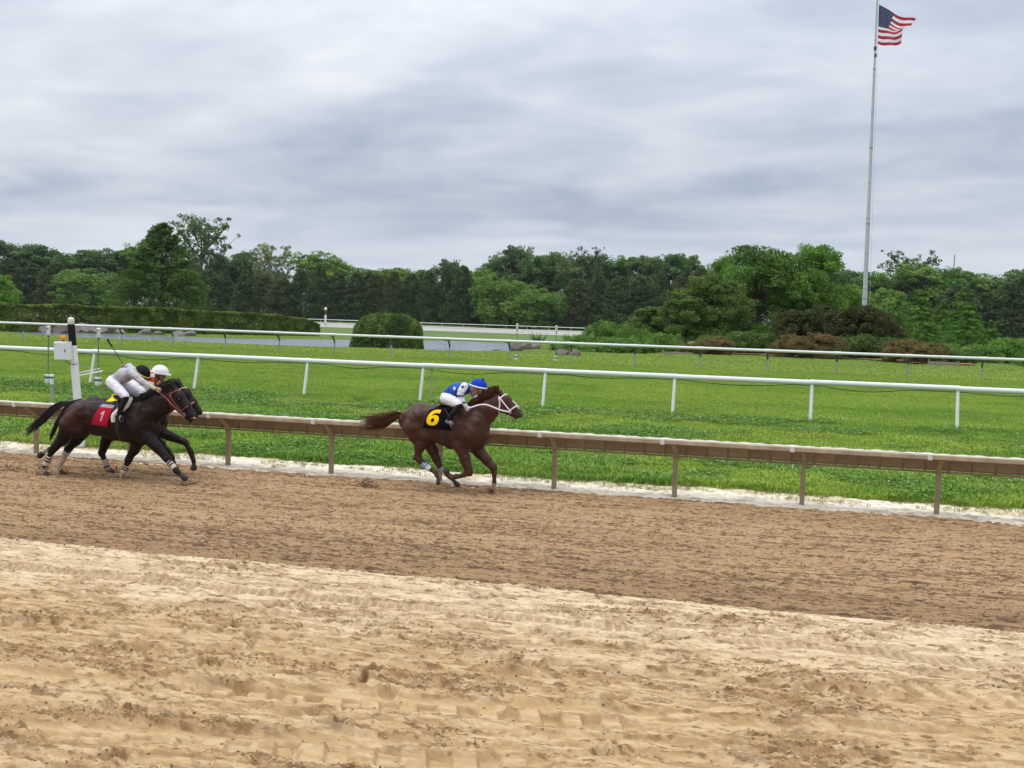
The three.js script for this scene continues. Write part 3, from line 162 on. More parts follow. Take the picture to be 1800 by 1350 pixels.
// treads: [distance, drift, half width, lug pitch, depth, x from, x to, x ref, skew]
const lugs = [[9.36, 0.30, 0.15, 0.22, 0.075, -9.5, -6.45, -7, 0.35], [8.36, 0.09, 0.13, 0.32, 0.065, -4.9, -0.9, -3, 0.35], [10.17, -0.12, 0.17, 0.23, 0.075, 0.6, 4.2, 1.45, 0.5], [11.18, 0.0, 0.115, 0.10, 0.045, -13, 5, 0, 0.25], [11.48, 0.0, 0.05, 0.085, 0.024, -13, 5, 0, -0.2], [9.98, 0.02, 0.07, 0.44, 0.05, -3.4, 0.9, 0, 0], [7.28, 0.17, 0.12, 0.36, 0.055, -5.6, -1.4, -3.4, 0.3], [12.02, 0.01, 0.09, 0.26, 0.03, -13, -3.5, -6, 0.2]];
function sandH(x, d, info) {
  const rough = sst(-0.10, 0.16, fbm(x * 0.7 + 4, d * 1.9 + 9, 4) - 0.04 * (d - 8.5));
  let h = 0.018 * fbm(x * 0.4, d * 0.9, 3), rg = 0.30 + 0.95 * rough, mark = 0, trk = 0;
  // thin crusted ledges drawn out along the track
  const s1 = fbm(x * 0.9 + 0.25 * vn(x * 5, d * 6), d * 5.2 + 40, 4), s2 = fbm(x * 2.6 + 9, d * 11, 4);
  let crust = 0.015 * sst(-0.02, 0.03, s1) + 0.010 * sst(0.02, 0.06, s2) - 0.013 * sst(0.14, 0.18, s1 + 0.3 * s2);
  for (const [d0, sl, w, dep, xa, xb, xr] of swales) { if (x < xa || x > xb) continue; const e = sst(xa, xa + 0.7, x) * (1 - sst(xb - 0.7, xb, x)); const t = (d - d0 - sl * (x - xr) - 0.02 * vn(x * 0.8, d0 * 7)) / w; if (Math.abs(t) > 2.6) continue; const fl = Math.exp(-Math.pow(Math.abs(t), 2.6)); h += 0.85 * e * dep * (-fl + 0.5 * Math.exp(-((t + 1.5) ** 2) * 4) + 0.45 * Math.exp(-((t - 1.5) ** 2) * 4)); mark = Math.max(mark, e * fl); }
  for (const [d0, sl, w, p, dep, xa, xb, xr, sk] of lugs) { if (x < xa || x > xb) continue; const e = sst(xa, xa + 0.4, x) * (1 - sst(xb - 0.4, xb, x)); const t = (d - d0 - sl * (x - xr) - 0.015 * vn(x * 0.9, d0 * 3)) / w; if (Math.abs(t) > 1.3) continue; const band = 1 - sst(0.85, 1.2, Math.abs(t)); let f = (x + t * w * sk + 0.03 * vn(x * 1.7, d0)) / p; f -= Math.floor(f); const lug = sst(0.05, 0.12, f) * (1 - sst(0.5, 0.6, f)); h -= 1.4 * e * band * dep * (0.2 + 0.8 * lug) * (0.8 + 0.3 * vn(x * 2.3, d0)); mark = Math.max(mark, e * band * 0.92); trk = Math.max(trk, e * band); }
  h += crust * (1 - 0.92 * mark);
  const ls = pits.get(Math.floor(x * 3) + ',' + Math.floor(d * 3));
  if (ls) for (const p of ls) { const dx = (x - p.x) / p.e, dd = d - p.d, t = Math.hypot(dx, dd) / p.r * (1 + 0.2 * Math.sin(3 * Math.atan2(dd, dx) + p.a)); if (t < 1.9) h += p.s * p.h * ((1 - sst(0.55, 1.0, t)) - (p.s < 0 ? 0.4 * Math.exp(-((t - 1.25) ** 2) * 12) : 0)) * (1 - 0.8 * mark); }
  rg *= 1 - 0.9 * mark;
  const cr = Math.abs(vn(x * 11 + 3, d * 23)), c2 = vn(x * 27, d * 47), c3 = Math.max(0, vn(x * 6.3 + 50, d * 13.5) - 0.1);
  h += rg * (0.013 * cr + 0.012 * c2 * (0.4 + cr) + 0.018 * c3 * c3 + 0.009 * vn(x * 50, d * 60));
  h += 0.0012 * c2;
  if (info) { info.mark = mark; info.trk = trk; info.rough = rough; }
  return h;
}
const SI = {};
function sandC(x, d) {
  sandH(x, d, SI);
  const pale = sst(9.4, 11.6, d + 1.1 * fbm(x * 0.9, d * 1.6, 4)) * 0.9, ok = 1 - 0.92 * SI.mark;
  let c = mix3([0.470, 0.312, 0.155], [0.575, 0.440, 0.275], pale);
  const damp = sst(-0.04, 0.34, fbm(x * 0.7 + 4, d * 1.9 + 9, 4) - 0.04 * (d - 8.5) + 0.4 * fbm(x * 3, d * 9, 4));
  c = mix3(c, [0.345, 0.212, 0.100], damp * 0.6 * ok);
  const n1 = fbm(x * 11 + 9, d * 33, 5), n2 = fbm(x * 27 + 3, d * 70, 3), n3 = fbm(x * 4.5 + 31, d * 21, 5);
  c = mix3(c, [0.225, 0.128, 0.056], sst(0.08, 0.24, n1 + 0.12 * damp - 0.05 * pale) * (0.35 + 0.5 * SI.rough) * ok);
  c = mix3(c, [0.150, 0.082, 0.036], sst(0.18, 0.30, n1 * 0.7 + n2 * 0.5 + 0.05 * damp) * 0.8 * ok);
  c = mix3(c, [0.70, 0.555, 0.36], sst(0.08, 0.22, n3) * 0.5 * (0.45 + 0.55 * pale));
  c = mix3(c, [0.30, 0.175, 0.078], sst(0.15, 0.20, -n3 + 0.3 * n2) * 0.55 * ok);
  if (SI.trk > 0.2 && d > 10.9 && d < 11.6) c = mix3(c, [0.42, 0.285, 0.16], 0.6 * SI.trk);
  const n = 1 + 0.22 * n2; return [c[0] * n, c[1] * n, c[2] * n];
}
// colour maps laid once over a sheet: no repeats
function sheetMap(W, H, fn) { const a = new Uint8Array(W * H * 4), e = v => 255 * Math.pow(Math.min(1, Math.max(0, v)), 1 / 2.2); for (let j = 0; j < H; j++) for (let i = 0; i < W; i++) { const c = fn((i + 0.5) / W, (j + 0.5) / H), k = (j * W + i) * 4; a[k] = e(c[0]); a[k + 1] = e(c[1]); a[k + 2] = e(c[2]); a[k + 3] = 255; } const t = new THREE.DataTexture(a, W, H); t.magFilter = THREE.LinearFilter; t.minFilter = THREE.LinearMipmapLinearFilter; t.generateMipmaps = true; t.colorSpace = THREE.SRGBColorSpace; t.needsUpdate = true; return t; }
function gridUV(g, nx, nd) { const uv = g.attributes.uv; for (let j = 0, k = 0; j < nd; j++) for (let i = 0; i < nx; i++, k++) uv.setXY(k, i / (nx - 1), j / (nd - 1)); return g; }
const XL = d => -0.84 * d - 2.2, XR = d => 0.18 * d + 2.6;
setting('sand_ground', gridUV(sheet(range(5.4, 12.62, 430), XL, XR, 980, (x, d) => sandH(x, d) * sst(5.4, 5.7, d) + (d > 12.45 ? -(d - 12.45) * 0.2 : 0), null, 0.35), 980, 430), M(1, 1, 1, 0.95, { map: sheetMap(2048, 1300, (u, v) => { const d = 5.4 + 7.22 * v, x0 = XL(d); return sandC(x0 + (XR(d) - x0) * u, d); }) }), 'pale tan churned sand with tyre tracks in the foreground', 'sand');
setting('sand_apron', sheet([-40, -10, 0, 5.4], () => -60, () => 60, 30, () => 0.0, null, 0.35), M(0.46, 0.32, 0.18, 0.95, { bumpMap: grainT, bumpScale: 0.004 }));
const dirtEdge = x => 12.36 + 0.05 * fbm(x * 0.5, 5.5, 3) + 0.022 * vn(x * 6, 2);
const dirtEnd = x => 19.66 + 0.14 * fbm(x * 0.9, 9.5, 4) + 0.05 * vn(x * 6, 4);
function dirtH(x, d) {
  const wob = 0.05 * vn(x * 0.22, d * 1.1) + 0.012 * vn(x * 1.3, d * 4), ph = (d + wob) / 0.31, f = ph - Math.floor(ph);
  const groove = -Math.exp(-((f - 0.5) ** 2) / 0.012) * (0.55 + 0.45 * vn(x * 0.8, Math.floor(ph) * 3.7));
  const c1 = vn(x * 5, d * 14), c2 = vn(x * 13 + 4, d * 26), c3 = vn(x * 28, d * 38);
  return 0.02 + 0.030 * groove + 0.008 * Math.max(0, c1) + 0.012 * Math.max(-0.4, c2) + 0.014 * c3 + 0.008 * fbm(x * 0.4, d * 0.6, 2);
}
function dirtC(x, d) {
  let c = mix3([0.368, 0.228, 0.114], [0.312, 0.186, 0.090], sst(-0.25, 0.3, fbm(x * 0.2, d * 2.2, 4)));
  c = mix3(c, [0.410, 0.262, 0.136], sst(-0.02, 0.4, fbm(x * 0.08 + 3, d * 4.1, 3)) * 0.5);
  const n1 = fbm(x * 9, d * 40, 4), n2 = fbm(x * 22 + 4, d * 58, 4), n3 = fbm(x * 0.4 + 9, d * 12, 5), n4 = fbm(x * 1.4 + 3, d * 22, 4);
  c = mix3(c, [0.150, 0.086, 0.041], sst(0.02, 0.26, n1 * 0.6 + 0.5 * n3 + 0.4 * n4) * 0.8);
  c = mix3(c, [0.085, 0.047, 0.023], sst(0.14, 0.30, n1 * 0.4 + n2 * 0.7 + 0.2 * n4) * 0.85);
  c = mix3(c, [0.430, 0.290, 0.166], sst(0.10, 0.28, -n1 * 0.5 - 0.3 * n4 + fbm(x * 12 + 40, d * 40, 3)) * 0.45);
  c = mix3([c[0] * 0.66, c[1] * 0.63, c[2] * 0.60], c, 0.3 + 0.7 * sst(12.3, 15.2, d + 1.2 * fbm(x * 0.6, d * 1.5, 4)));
  const n = 1 + 0.25 * n2; return [c[0] * n, c[1] * n, c[2] * n];
}
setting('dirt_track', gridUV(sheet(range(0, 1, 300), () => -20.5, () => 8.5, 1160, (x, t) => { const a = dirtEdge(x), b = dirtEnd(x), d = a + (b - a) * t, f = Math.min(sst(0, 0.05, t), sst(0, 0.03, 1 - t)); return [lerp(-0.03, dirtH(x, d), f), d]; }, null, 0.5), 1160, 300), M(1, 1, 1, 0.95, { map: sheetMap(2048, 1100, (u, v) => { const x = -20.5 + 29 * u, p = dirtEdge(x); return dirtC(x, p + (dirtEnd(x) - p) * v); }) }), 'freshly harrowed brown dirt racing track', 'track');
const stripH = (x, d) => 0.004 + 0.045 * fbm(x * 1.9, d * 4, 5) + 0.016 * vn(x * 16, d * 26) * (0.4 + Math.abs(vn(x * 3, d * 4))) + 0.03 * sst(20.4, 21.2, d + 0.3 * vn(x, 4));
setting('sand_strip', sheet(range(19.2, 21.7, 60), () => -23, () => 9.5, 1100, stripH, (x, d) => { let c = mix3([0.77, 0.675, 0.535], [0.60, 0.48, 0.31], sst(0.0, 0.4, fbm(x * 1.8, d * 3.5, 4) + 0.6 * (d - 20.4))); c = mix3(c, [0.30, 0.24, 0.13], sst(0.12, 0.34, fbm(x * 9, d * 22, 4)) * 0.6); return mix3(c, [0.33, 0.21, 0.11], sst(0.1, 0.3, fbm(x * 3 + 5, d * 9, 4) - 0.35 * (d - 19.7)) * 0.5); }, 0.35), vcol(0.95, { bumpMap: grainT, bumpScale: 0.004 }), 'narrow strip of white sand under the brown rail', 'sand');

// turf and terrain to the horizon
{
  const ds = [...range(21.15, 34, 50), ...range(35, 72, 38), ...range(73, 135, 84), ...range(140, 372, 59), 380, 390, 420, 480, 600, 800, 1100, 1500, 2200, 3000];
  const g = sheet(ds, d => -0.95 * d - 25, d => 0.32 * d + 25, 220, (x, d) => d < 21.3 ? [0.0, grassEdge(x) + 0.12] : turfY(x, d), (x, d) => {
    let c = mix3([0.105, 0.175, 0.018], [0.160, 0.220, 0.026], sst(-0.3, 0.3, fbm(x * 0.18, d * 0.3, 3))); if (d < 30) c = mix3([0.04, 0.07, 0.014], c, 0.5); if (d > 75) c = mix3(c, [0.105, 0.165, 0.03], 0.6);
    const p = pond(x, d); if (p > -1.2) c = mix3(c, [0.09, 0.075, 0.045], sst(-0.9, 0.1, p)); return c; }, 3);
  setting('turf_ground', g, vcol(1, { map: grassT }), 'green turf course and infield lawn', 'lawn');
  // ground running to the horizon on the sides and behind
  const far = M(0.07, 0.11, 0.03, 1); for (const [a, b, c, e] of [[-3000, 3000, -3.4, 3000]]) { const q = new THREE.PlaneGeometry(6000, 6000); q.rotateX(-Math.PI / 2); q.translate(0, c, -2400); setting('ground', q, far); }
}
{ // pond
  const s = new THREE.Shape(); NEAR.forEach(([x, d], i) => i ? s.lineTo(x, d - 1.5) : s.moveTo(x, d - 1.5)); [...FAR].reverse().forEach(([x, d]) => s.lineTo(x, d + 1.5)); s.closePath();
  const g = new THREE.ShapeGeometry(s); g.rotateX(Math.PI / 2); g.scale(1, 1, -1); g.translate(0, -0.24, 0);
  const uv = g.attributes.uv, p = g.attributes.position; for (let i = 0; i < p.count; i++) { p.setZ(i, -Math.abs(p.getZ(i))); uv.setXY(i, p.getX(i) / 4, p.getZ(i) / 2); } g.computeVertexNormals();
  const rip = dtex(256, (u, v) => 0.5 + 0.5 * tfbm(u, v, 10, 3));
  setting('pond_water', g, M(0.17, 0.21, 0.25, 0.14, { bumpMap: rip, bumpScale: 0.05 }), 'calm grey pond behind the far white rail', 'pond');
}
{ // sandy far track
  const g = sheet([286, 300, 330, 369], () => -420, () => 140, 60, (x, d) => turfY(x, d) + 0.04, (x, d) => { const n = fbm(x * 0.05, d * 0.06, 3); return mix3([0.30, 0.28, 0.235], [0.40, 0.375, 0.325], 0.5 + n); }, 4);
  setting('far_track', g, vcol(1), 'pale sandy backstretch of the track in the distance', 'track');
}
// ---------------------------------------------------------------- grass blades, clover
function tuftGeo(seed, n, hgt, wid, spread) {
  const r = rng(seed), pos = [], idx = [];
  for (let i = 0; i < n; i++) {
    const a = r() * 6.283, q = spread * Math.sqrt(r()), x = Math.cos(a) * q, z = Math.sin(a) * q, b = r() * 6.283, h = hgt * (0.55 + 0.6 * r()), ln = h * (0.2 + 0.7 * r()), ux = Math.cos(b + 1.57) * wid / 2, uz = Math.sin(b + 1.57) * wid / 2, lx = Math.cos(b) * ln, lz = Math.sin(b) * ln, k = pos.length / 3;
    pos.push(x - ux, -0.01, z - uz, x + ux, -0.01, z + uz, x - ux * 0.8 + lx * 0.35, h * 0.62, z - uz * 0.8 + lz * 0.35, x + ux * 0.8 + lx * 0.35, h * 0.62, z + uz * 0.8 + lz * 0.35, x + lx, h, z + lz);
    idx.push(k, k + 1, k + 2, k + 1, k + 3, k + 2, k + 2, k + 3, k + 4);
  }
  const g = new THREE.BufferGeometry(); g.setAttribute('position', new THREE.Float32BufferAttribute(pos, 3)); g.setIndex(idx); return g;
}
const bladeMat = new THREE.MeshStandardMaterial({ color: 0xffffff, roughness: 0.75, side: THREE.DoubleSide });
function grassCol(x, d, r) {
  const n = fbm(x * 0.22 + 5, d * 0.5, 4), m = fbm(x * 1.7, d * 2.6 + 30, 3);
  let c = mix3([0.172, 0.312, 0.024], [0.290, 0.405, 0.038], sst(-0.3, 0.35, n + 0.5 * m));
  if (d < 30.5) { const cl = sst(-0.05, 0.25, fbm(x * 0.5 + 20, d * 0.8, 3)); c = mix3(c, [0.130, 0.275, 0.024], cl * 0.45); }
  const stripe = Math.sin(d * 2 * Math.PI / 5.2 + 0.4 * vn(x * 0.1, 3)); if (d > 31) c = mix3(c, [0.280, 0.405, 0.040], 0.25 + 0.25 * stripe);
  if (d > 44) c = mix3(c, [0.275, 0.365, 0.05], 0.6 * sst(44, 60, d));
  const dry = sst(0.25, 0.5, fbm(x * 0.9 + 60, d * 1.4, 3)); c = mix3(c, [0.40, 0.37, 0.11], dry * 0.45);
  const k = 0.75 + 0.5 * r; return [c[0] * k, c[1] * k, c[2] * k];
}
function field(name, geo, count, pick, label, mat = bladeMat, colr = grassCol, cat = 'grass') {
  const m = new THREE.InstancedMesh(geo, mat, count), o = new THREE.Object3D(), r = rng(count * 7 + 3), c = new THREE.Color(); let n = 0;
  for (let t = 0; t < count * 4 && n < count; t++) { const s = pick(r); if (!s) continue; const [x, d, k, y] = s; o.position.set(x, y === undefined ? turfY(x, d) : y, -d); o.rotation.set((r() - 0.5) * 0.3, r() * 6.283, (r() - 0.5) * 0.3); o.scale.set(k * (0.85 + 0.3 * r()), k * (0.7 + 0.6 * r()), k); o.updateMatrix(); m.setMatrixAt(n, o.matrix); const q = colr(x, d, r()); m.setColorAt(n, c.setRGB(...q)); n++; }
  m.count = n; m.name = numbered(name); m.castShadow = m.receiveShadow = true; m.userData.kind = 'stuff'; scene.add(m); tag(m, label, cat); return m;
}
const inX = (r, d) => -0.83 * d - 3 + r() * (1.03 * d + 6.5);
field('bank_grass', tuftGeo(1, 13, 0.080, 0.0075, 0.07), 140000, r => { const d = 20.8 + 10.2 * Math.pow(r(), 1.15), x = inX(r, d), e = grassEdge(x); if (d < e) return null; const edge = 1 - sst(0, 0.5, d - e); const thick = 0.75 + 0.5 * sst(-0.2, 0.3, fbm(x * 0.7, d, 3)) + 0.3 * edge; return [x, d, thick * (0.8 + 0.5 * r()) * (1 - 0.25 * sst(26, 30, d)), Math.max(0.02, turfY(x, d))]; }, 'taller uncut grass on the bank behind the brown rail');
field('course_grass', tuftGeo(2, 13, 0.052, 0.009, 0.11), 150000, r => { const d = 30.6 + 27 * r(), x = inX(r, d); return [x, d, 1.0]; }, 'mown grass of the turf course between the two white rails');
field('infield_grass', tuftGeo(3, 12, 0.065, 0.022, 0.24), 80000, r => { const d = 57 + 75 * Math.pow(r(), 1.3), x = inX(r, d); if (pond(x, d) > -1.6 && d < 130) return null; return [x, d, 1.0]; }, 'lawn of the infield round the pond beyond the far white rail');
{ // stray blades at the edge of the white sand
  field('stray_grass', tuftGeo(4, 6, 0.06, 0.007, 0.06), 2600, r => { const x = -22 + r() * 30, e = grassEdge(x), d = e - 0.75 * Math.pow(r(), 2.2); if (fbm(x * 1.3, d * 2, 3) < -0.08) return null; return [x, d, 0.5 + 0.6 * r(), stripH(x, d)]; }, 'stray grass blades creeping into the white sand strip', bladeMat, (x, d, r) => mix3([0.14, 0.2, 0.03], [0.36, 0.33, 0.12], r));
  const fl = new THREE.IcosahedronGeometry(0.013, 0), wm = new THREE.MeshStandardMaterial({ color: 0xffffff, roughness: 0.8 });
  field('clover_flowers', fl, 1700, r => { const d = 21.3 + 10.5 * r(), x = inX(r, d); if (fbm(x * 0.5 + 20, d * 0.8, 3) < -0.02 + 0.12 * r()) return null; return [x, d, 0.7 + 0.6 * r(), turfY(x, d) + 0.055 + 0.045 * r()]; }, 'small white clover flowers scattered in the bank grass', wm, (x, d, r) => r < 0.12 ? [0.7, 0.55, 0.05] : [0.74, 0.74, 0.66], 'flowers');
  const leaf = (() => { const p = [], ix = []; for (let k = 0; k < 3; k++) { const a = k * 2.094, b = p.length / 3; p.push(0, 0.05, 0, Math.cos(a - 0.55) * 0.03, 0.056, Math.sin(a - 0.55) * 0.03, Math.cos(a) * 0.042, 0.05, Math.sin(a) * 0.042, Math.cos(a + 0.55) * 0.03, 0.056, Math.sin(a + 0.55) * 0.03); ix.push(b, b + 1, b + 2, b, b + 2, b + 3); } const g = new THREE.BufferGeometry(); g.setAttribute('position', new THREE.Float32BufferAttribute(p, 3)); g.setIndex(ix); return g; })();
  field('clover_leaves', leaf, 42000, r => { const d = 20.9 + 10 * r(), x = inX(r, d); if (d < grassEdge(x) || fbm(x * 0.5 + 20, d * 0.8, 3) < -0.08 + 0.15 * r()) return null; return [x, d, 0.7 + 0.7 * r(), turfY(x, d) + 0.01 + 0.03 * r()]; }, 'patches of green clover leaves in the bank grass', bladeMat, (x, d, r) => mix3([0.085, 0.20, 0.018], [0.16, 0.31, 0.03], r), 'clover');
  // crumbs on dirt and sand
  const clod = (() => { const g = new THREE.IcosahedronGeometry(0.014, 1), p = g.attributes.position; for (let i = 0; i < p.count; i++) { const k = 1 + 0.55 * vn(p.getX(i) * 90 + 3, p.getY(i) * 90 + p.getZ(i) * 70); p.setXYZ(i, p.getX(i) * k, p.getY(i) * k * 0.75, p.getZ(i) * k); } return g; })();
  const cm = new THREE.MeshStandardMaterial({ color: 0xffffff, roughness: 1 });
  field('dirt_clods', clod, 14000, r => { const d = 12.35 + 7 * r(), x = inX(r, d); if (d < dirtEdge(x) + 0.02 || d > dirtEnd(x) - 0.05) return null; return [x, d, 0.35 + 0.8 * Math.pow(r(), 3), dirtH(x, d) + 0.003]; }, 'loose dirt clods lying on the harrowed track', cm, (x, d, r) => mix3([0.15, 0.08, 0.04], [0.40, 0.26, 0.15], r * r), 'dirt');
  field('sand_crumbs', clod, 48000, r => { const d = 5.9 + 6.5 * r(), x = inX(r, d); sandH(x, d, SI); if (r() > 0.025 + SI.rough * (1 - SI.mark) * (0.3 + 0.9 * Math.max(0, fbm(x * 2.4, d * 3, 2) + 0.2))) return null; return [x, d, 0.16 + 0.9 * Math.pow(r(), 5), sandH(x, d) + 0.002]; }, 'loose crumbs of damp sand scattered over the churned sand', cm, (x, d, r) => mix3([0.24, 0.135, 0.055], [0.55, 0.37, 0.185], r), 'sand');
}

// ---------------------------------------------------------------- rails
const whitePaint = M(0.70, 0.70, 0.665, 0.5), galv = M(0.36, 0.38, 0.37, 0.55, { metalness: 0.3 }), darkArm = M(0.085, 0.10, 0.085, 0.6), dustT = dtex(256, (u, v) => { const n = 0.86 + 0.3 * tfbm(u, v, 5, 5); return [Math.min(1, n), Math.min(1, n * 0.985), Math.min(1, n * 0.96)]; }, false);
{ // brown safety rail of the dirt track
  const L = 2.1612, X0 = -15.1684, i0 = -4, i1 = 12, base = thing('safety_rail', 'dusty brown safety rail with curved posts and pale cover along the dirt track', 'rail', [X0 + 4 * L, 0, -19.84]);
  const bx = base.position.x, dust = (r, g, b, ro = 0.8) => M(r, g, b, ro, { map: dustT });
  const lipM = dust(0.50, 0.41, 0.29), panM = [dust(0.44, 0.355, 0.245), dust(0.40, 0.32, 0.218), dust(0.465, 0.378, 0.262)], postM = dust(0.38, 0.30, 0.20, 0.75), covM = dust(0.68, 0.63, 0.55, 0.8), flM = dust(0.42, 0.32, 0.19), clipM = M(0.66, 0.64, 0.60, 0.6);
  const postG = box(-0.04, 0.04, -0.15, 0.70, -0.04, 0.04, 0.008);
  const armG = join([tube([[0, 0.66, 0], [0, 0.74, 0.01], [0, 0.83, 0.10], [0, 0.985, 0.37]], [0.046, 0.046, 0.042, 0.036], 8)]);
  const capG = box(-0.036, 0.036, 0.962, 1.062, 0.368, 0.460, 0.006);
  const rr = rng(31);
  for (let i = i0; i <= i1; i++) {
    const x = X0 + L * i - bx;
    const p = part('post', postG, postM, base); p.position.x = x; p.rotation.y = 0.02 * (rr() - 0.5);
    const a = part('arm', armG, postM, base); a.position.x = x;
    const c = part('clip', capG, clipM, base); c.position.x = x - 0.19;
  }
  // one lip, flange and cover length per bay
  const coverG = (() => { const nx = 40, rows = [[0.385, 1.052], [0.20, 1.046], [-0.02, 1.030], [-0.125, 1.015], [-0.135, 0.98]], pos = [], idx = []; for (const [z, y] of rows) for (let i = 0; i <= nx; i++) { const u = i / nx; pos.push(u * L, y + (z < 0.3 ? (0.006 * Math.cos(u * L * 2 * Math.PI / 0.27) + 0.004 * Math.cos(u * L * 2 * Math.PI / 0.72)) * Math.min(1, (0.385 - z) * 3) : 0), z); } for (let j = 0; j < rows.length - 1; j++) for (let i = 0; i < nx; i++) { const a = j * (nx + 1) + i; idx.push(a, a + 1, a + nx + 1, a + 1, a + nx + 2, a + nx + 1); } const g = new THREE.BufferGeometry(); g.setAttribute('position', new THREE.Float32BufferAttribute(pos, 3)); g.setIndex(idx); const uv = []; for (let i = 0; i < pos.length; i += 3) uv.push(pos[i], pos[i + 2]); g.setAttribute('uv', new THREE.Float32BufferAttribute(uv, 2)); g.computeVertexNormals(); return g; })();
  const lipG = box(0.0, L - 0.006, 0.972, 1.052, 0.372, 0.45, 0.012), flG = box(0, L - 0.004, 0.700, 0.724, -0.15, -0.05, 0.004), ledgeG = box(0, L - 0.004, 0.742, 0.756, -0.128, -0.092);
  const N = 6, pg = box(0.004, L / N - 0.022, 0.757, 0.985, -0.13, -0.105, 0.004), bat = box(-0.022, 0.004, 0.726, 0.99, -0.132, -0.118);
  for (let i = i0; i < i1; i++) {
    const x = X0 + L * i - bx - 0.19;
    const lp = part('lip', lipG, lipM, base); lp.position.set(x, 0.004 * (rr() - 0.5), 0); lp.rotation.z = 0.003 * (rr() - 0.5);
    part('cover', coverG, covM, base).position.set(x, 0, 0); part('flange', flG, flM, base).position.set(x, 0, 0); part('ledge', ledgeG, panM[1], base).position.set(x, 0, 0);
    for (let k = 0; k < N; k++) { const q = part('panel', pg, panM[Math.floor(rr() * 3)], base); q.position.set(x + k * L / N, 0.004 * (rr() - 0.5), 0.003 * (rr() - 0.5)); part('batten', bat, panM[1], base).position.set(x + k * L / N, 0, 0); }
  }
}
{ // near white rail
  const S = 3.62, base = thing('near_turf_rail', 'thick white pipe rail on slanted white posts behind the galloping horses', 'rail', [-10.8, 0.51, -30.84]);
  const xs = Array.from({ length: 12 }, (_, i) => -14.48 + S * i - 3.62), pg = tube([[0, -0.2, -0.02], [0, 0.0, 0.0], [0, 1.0, -0.245]], 0.045, 12);
  for (const x of xs) part('post', pg, whitePaint, base).position.x = x;
  const jg = tube([[-0.05, 0, 0], [0.05, 0, 0]], 0.079, 14), pipe = tube([[0, 0, 0], [S, 0, 0]], 0.072, 16);
  for (let i = 0; i < xs.length - 1; i++) { { const q = part('pipe', pipe, whitePaint, base); q.position.set(xs[i], 1.03 + 0.008 * vn(i * 3.3, 1), -0.25); q.rotation.z = 0.002 * vn(i * 5.1, 4); } part('joint_sleeve', jg, whitePaint, base).position.set(xs[i], 1.03, -0.25); }
  const r = rng(12), pts = []; for (let i = 0; i < xs.length - 1; i++) { const a = r() * 0.4, b = 0.6 + r() * 0.35; for (let k = 0; k < 14; k++) { const t = k / 14; let sag = 0.085; if (t > a && t < b) sag += (0.05 + 0.05 * ((i * 7) % 3) / 2) * Math.sin((t - a) / (b - a) * Math.PI); pts.push([xs[i] + t * S, 1.03 - sag, -0.24 + 0.01 * r()]); } }
  part('cable', tube(pts, 0.009, 5), M(0.03, 0.035, 0.03, 0.7), base);
  part('drop_conduit', tube([[0.24, -0.1, -0.3], [0.24, 0.97, -0.3]], 0.022, 8), galv, base);
}
{ // far white rail
  const S = 3.265, base = thing('far_turf_rail', 'thin white pipe rail on grey gooseneck posts in front of the pond', 'rail', [-21.64, 0.66, -57]);
  const xs = Array.from({ length: 21 }, (_, i) => -9 * S + S * i), pg = tube([[0, -0.2, 0], [0, 0.62, 0]], 0.045, 10), ag = tube([[0, 0.60, 0], [0, 0.70, 0.03], [0, 0.88, 0.2], [0, 0.99, 0.3]], 0.048, 10), sg = tube([[-0.17, 0, 0], [0.17, 0, 0]], 0.079, 14), pipe = tube([[0, 0, 0], [S, 0, 0]], 0.068, 14), bg = box(-0.17, 0.17, 0.925, 0.955, 0.27, 0.33);
  xs.forEach((x, i) => { part('post', pg, galv, base).position.x = x; part('arm', ag, darkArm, base).position.x = x; part('saddle_plate', bg, darkArm, base).position.x = x - 0.02; part('joint_sleeve', sg, whitePaint, base).position.set(x, 1.03, 0.3); if (i < xs.length - 1) part('pipe', pipe, whitePaint, base).position.set(x, 1.03, 0.3); });
}
for (const [name, label, Dd, rad, S, n, xa] of [['backstretch_inner_rail', 'small distant white rail on the near side of the far track', 284, 0.10, 6, 92, -420], ['backstretch_outer_rail', 'small distant white rail on the far side of the far track', 371, 0.12, 7.5, 80, -460]]) {
  const base = thing(name, label, 'rail', [xa, turfY(-60, Dd), -Dd]); const pg = tube([[0, -0.2, 0], [0, 1.1, 0]], 0.06, 6);
  for (let i = 0; i < n; i++) part('post', pg, whitePaint, base).position.x = i * S;
  part('pipe', tube([[0, 1.12, 0], [S * (n - 1), 1.12, 0]], rad, 8), whitePaint, base);
}
